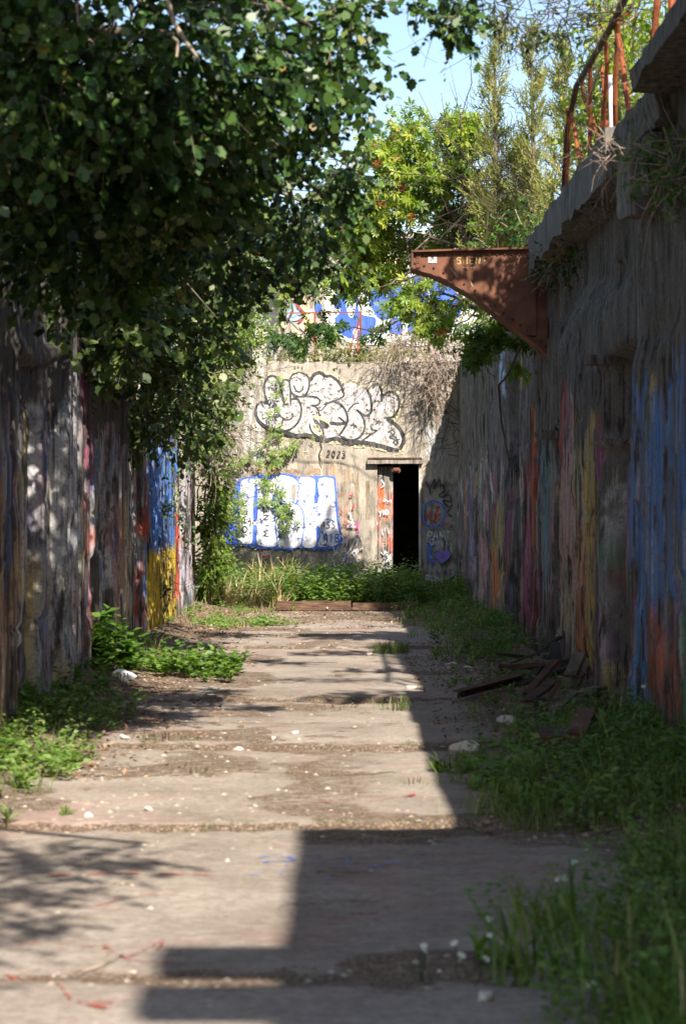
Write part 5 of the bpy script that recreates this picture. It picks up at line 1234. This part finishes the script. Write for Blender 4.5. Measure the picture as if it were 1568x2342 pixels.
# shrubs on the wall heads
for nm, lb, B, T_, mt, n, sz, sd in (
  ('bank_shrub', 'green shrub tangled over the top of the right wall behind the bracket', [blob(1130,560,27,.35,.2), blob(1200,500,25,.3,.25), blob(1100,640,30,.4,.25), blob(1180,600,24,.3,.2), blob(1060,600,32,.4,.2), (2.5,26,4.5,.5,2.5,.5)], TO, 'leaf_mid', 420, .08, 1),
  ('bank_shrub', 'small dark ferny weeds growing from the broken ledge beside the bracket', [blob(1290,590,20,.16,.16), blob(1330,560,19,.14,.14), blob(1260,620,21,.1,.12)], TO, 'leaf_dark', 200, .04, 2),
  ('bank_shrub', 'green weeds hanging from the broken ledge at the right edge', [blob(1540,350,13,.12,.14), blob(1490,380,13.5,.08,.1), blob(1560,420,12.8,.1,.12)], TO, 'leaf_mid', 130, .045, 3),
  ('bank_shrub', 'yellow-green shrub standing behind the railing at the upper right', [blob(1420,60,18,.35,.4), blob(1500,20,16,.3,.3), blob(1370,150,20,.3,.5), blob(1440,200,17,.2,.35), blob(1360,300,20,.3,.4)], TO, 'leaf_lime', 520, .06, 4),
  ('bank_shrub', 'yellow flowering weeds along the terrace edge above the bubble graffiti', [(-1.0,38.4,4.35,.3,.2,.18), (-.5,38.4,4.35,.4,.2,.2), (.2,38.5,4.4,.4,.25,.25), (.9,38.6,4.45,.5,.25,.25), (0,38.2,4.3,1.0,.15,.12)], TO, 'leaf_dry', 500, .06, 5),
  ('bank_shrub', 'dusty shrub under the far end of the terrace by the right wall', [blob(1070,700,37,.4,.35), blob(1000,760,37.5,.5,.25), blob(1050,620,37,.5,.35)], TO, 'leaf_dry', 200, .07, 6)):
    c = B[0]; o = empty(nm, (c[0], c[1], c[2]-c[5]), lb, 'shrub'); foliage(o, B, T_, M[mt], 500+sd, sz, n, 8, twigm=M['twig'], twl=.22, gap=.2, up=.5)
    b = MB(); r = np.random.default_rng(sd)
    for q in B[:4]:
        b.tube(curve((q[0], q[1], q[2]-q[5]*1.2), (q[0]+r.normal()*.1, q[1], q[2]+q[5]*.6), 4, 0, .05, r), [.012,.01,.007,.003], 5)
    b.build('stems', M['darktwig'], o)
# tangles of bare twigs
def tangle(label, B, n, ln, rad, mat, seed, droop=.3, cat='brush'):
    r = np.random.default_rng(seed); b = MB(); B = np.array(B)
    for k in range(n):
        q = B[r.integers(len(B))]; p = q[:3]+r.normal(size=3)*q[3:]*.5; d = rdir(r, 1)[0]; d[2] -= droop*r.random(); L = ln*r.uniform(.4, 1.2); pts = [p]
        for j in range(5): d = d+r.normal(size=3)*.28; d[2] -= droop*.2; d /= np.linalg.norm(d); pts.append(pts[-1]+d*L/5)
        rr = rad*r.uniform(.5, 1.3); b.tube(pts, [rr*(1-.14*j) for j in range(6)], 4)
    tag(b.build('bare_brush', M[mat]), label, cat, kind='stuff')
tangle('tangle of dry brown vines hanging from the terrace over the right end of the graffiti', [blob(960,780,37.4,.5,.2,.2), blob(1000,820,37.4,.4,.25,.2), blob(930,780,37.5,.8,.12,.2), blob(990,870,37.5,.2,.25,.15), blob(900,810,37.6,.3,.15,.1)], 330, .8, .007, 'twig', 600, .5)
tangle('bare grey twigs standing against the sky between the yellow-green tree and the junipers', [blob(1130,400,30,.7,.5,.6), blob(1180,480,28,.6,.4,.6), blob(1080,470,31,.5,.4,.5), blob(1050,350,31,.5,.5,.5)], 260, 1.2, .008, 'darktwig', 601, -.2)
tangle('dry twigs tangled on the end of the left wall', [blob(500,880,31,.4,.4,.4), blob(470,1040,32,.3,.15,.4), blob(520,1000,33,.3,.3,.3)], 170, .8, .006, 'twig', 602, .4)
tangle('thin bare twigs crossing the sky at the top right', [blob(1150,30,14,.5,.12,.3), blob(1280,40,14,.5,.12,.3), blob(1400,20,14,.4,.12,.3)], 120, .7, .004, 'darktwig', 603, .1)
tangle('fine dead vines clinging to the left of the graffiti wall', [blob(560,980,37.8,.35,.4,.05), blob(580,820,37.8,.5,.3,.05), blob(540,1100,37.8,.25,.3,.05)], 110, .9, .004, 'darktwig', 604, .3)
tangle('thin shadowy climber stems on the right corner of the end wall', [blob(1000,900,37.7,.3,.5,.06), blob(1030,980,37.6,.2,.5,.06)], 60, .9, .006, 'darktwig', 605, .6)
o = empty('hanging_twigs', (1.6,14,4.7), 'dark leafy twigs hanging across the top right of the sky', 'branch'); foliage(o, [blob(1180,70,14,.2,.08), blob(1120,20,14,.25,.07), blob(1240,80,14,.15,.08), blob(1210,110,14,.08,.05), blob(1300,60,14,.2,.08)], TO, M['leaf_grey'], 610, .045, 90, 7, twigm=M['darktwig'], twl=.16, gap=0)
tangle('dry roots and stems clinging to the broken ledge of the right wall', [blob(1520,430,13,.2,.15,.3), blob(1460,330,13.8,.15,.15,.3), blob(1400,350,15,.15,.15,.3), blob(1290,560,20,.2,.12,.4)], 90, .5, .005, 'twig', 606, .5)
tangle('fine wiry dead stems in front of the yellow paint', [blob(385,1330,27,.12,.35,.3), blob(370,1240,27,.15,.3,.3)], 60, .6, .003, 'darktwig', 607, .2)

# ------------------------------------------------------------------ light, sky, camera
sun_dir = Vector((.30, -1.10, 1.0)).normalized()
el = math.asin(sun_dir.z); az = math.atan2(sun_dir.x, sun_dir.y)
w = bpy.data.worlds.new('World'); scene.world = w; w.use_nodes = True
nt = w.node_tree; nt.nodes.clear()
sk = nt.nodes.new('ShaderNodeTexSky'); sk.sky_type = 'NISHITA'; sk.sun_disc = False
sk.sun_elevation = el; sk.sun_rotation = az; sk.air_density = 1.0; sk.dust_density = 1.0; sk.ozone_density = 1.0
bg = nt.nodes.new('ShaderNodeBackground'); bg.inputs[1].default_value = .108
wo = nt.nodes.new('ShaderNodeOutputWorld'); nt.links.new(sk.outputs[0], bg.inputs[0]); nt.links.new(bg.outputs[0], wo.inputs[0])
sd = bpy.data.lights.new('sun', 'SUN'); sd.energy = 5.0; sd.angle = math.radians(.55); sd.color = (1, .93, .82)
so = bpy.data.objects.new('sun', sd); col.objects.link(so); so.rotation_euler = sun_dir.to_track_quat('Z', 'Y').to_euler()

cd = bpy.data.cameras.new('camera'); cd.sensor_fit = 'VERTICAL'; cd.sensor_height = 36; cd.lens = 36*F/2342
cd.clip_end = 2000; cd.clip_start = .1
co = bpy.data.objects.new('camera', cd); col.objects.link(co); co.location = (0, 0, EYE)
co.rotation_euler = (PI/2+6/F, 0, -8/F)
cd.dof.use_dof = True; cd.dof.focus_distance = 35; cd.dof.aperture_fstop = 4.2
scene.camera = co
vs = scene.view_settings; vs.view_transform = 'Standard'; vs.look = 'None'; vs.exposure = 1.15; vs.gamma = 1
scene.cycles.use_denoising = True
scene.cycles.max_bounces = 7; scene.cycles.diffuse_bounces = 3; scene.cycles.transparent_max_bounces = 12
scene.cycles.sample_clamp_indirect = 6
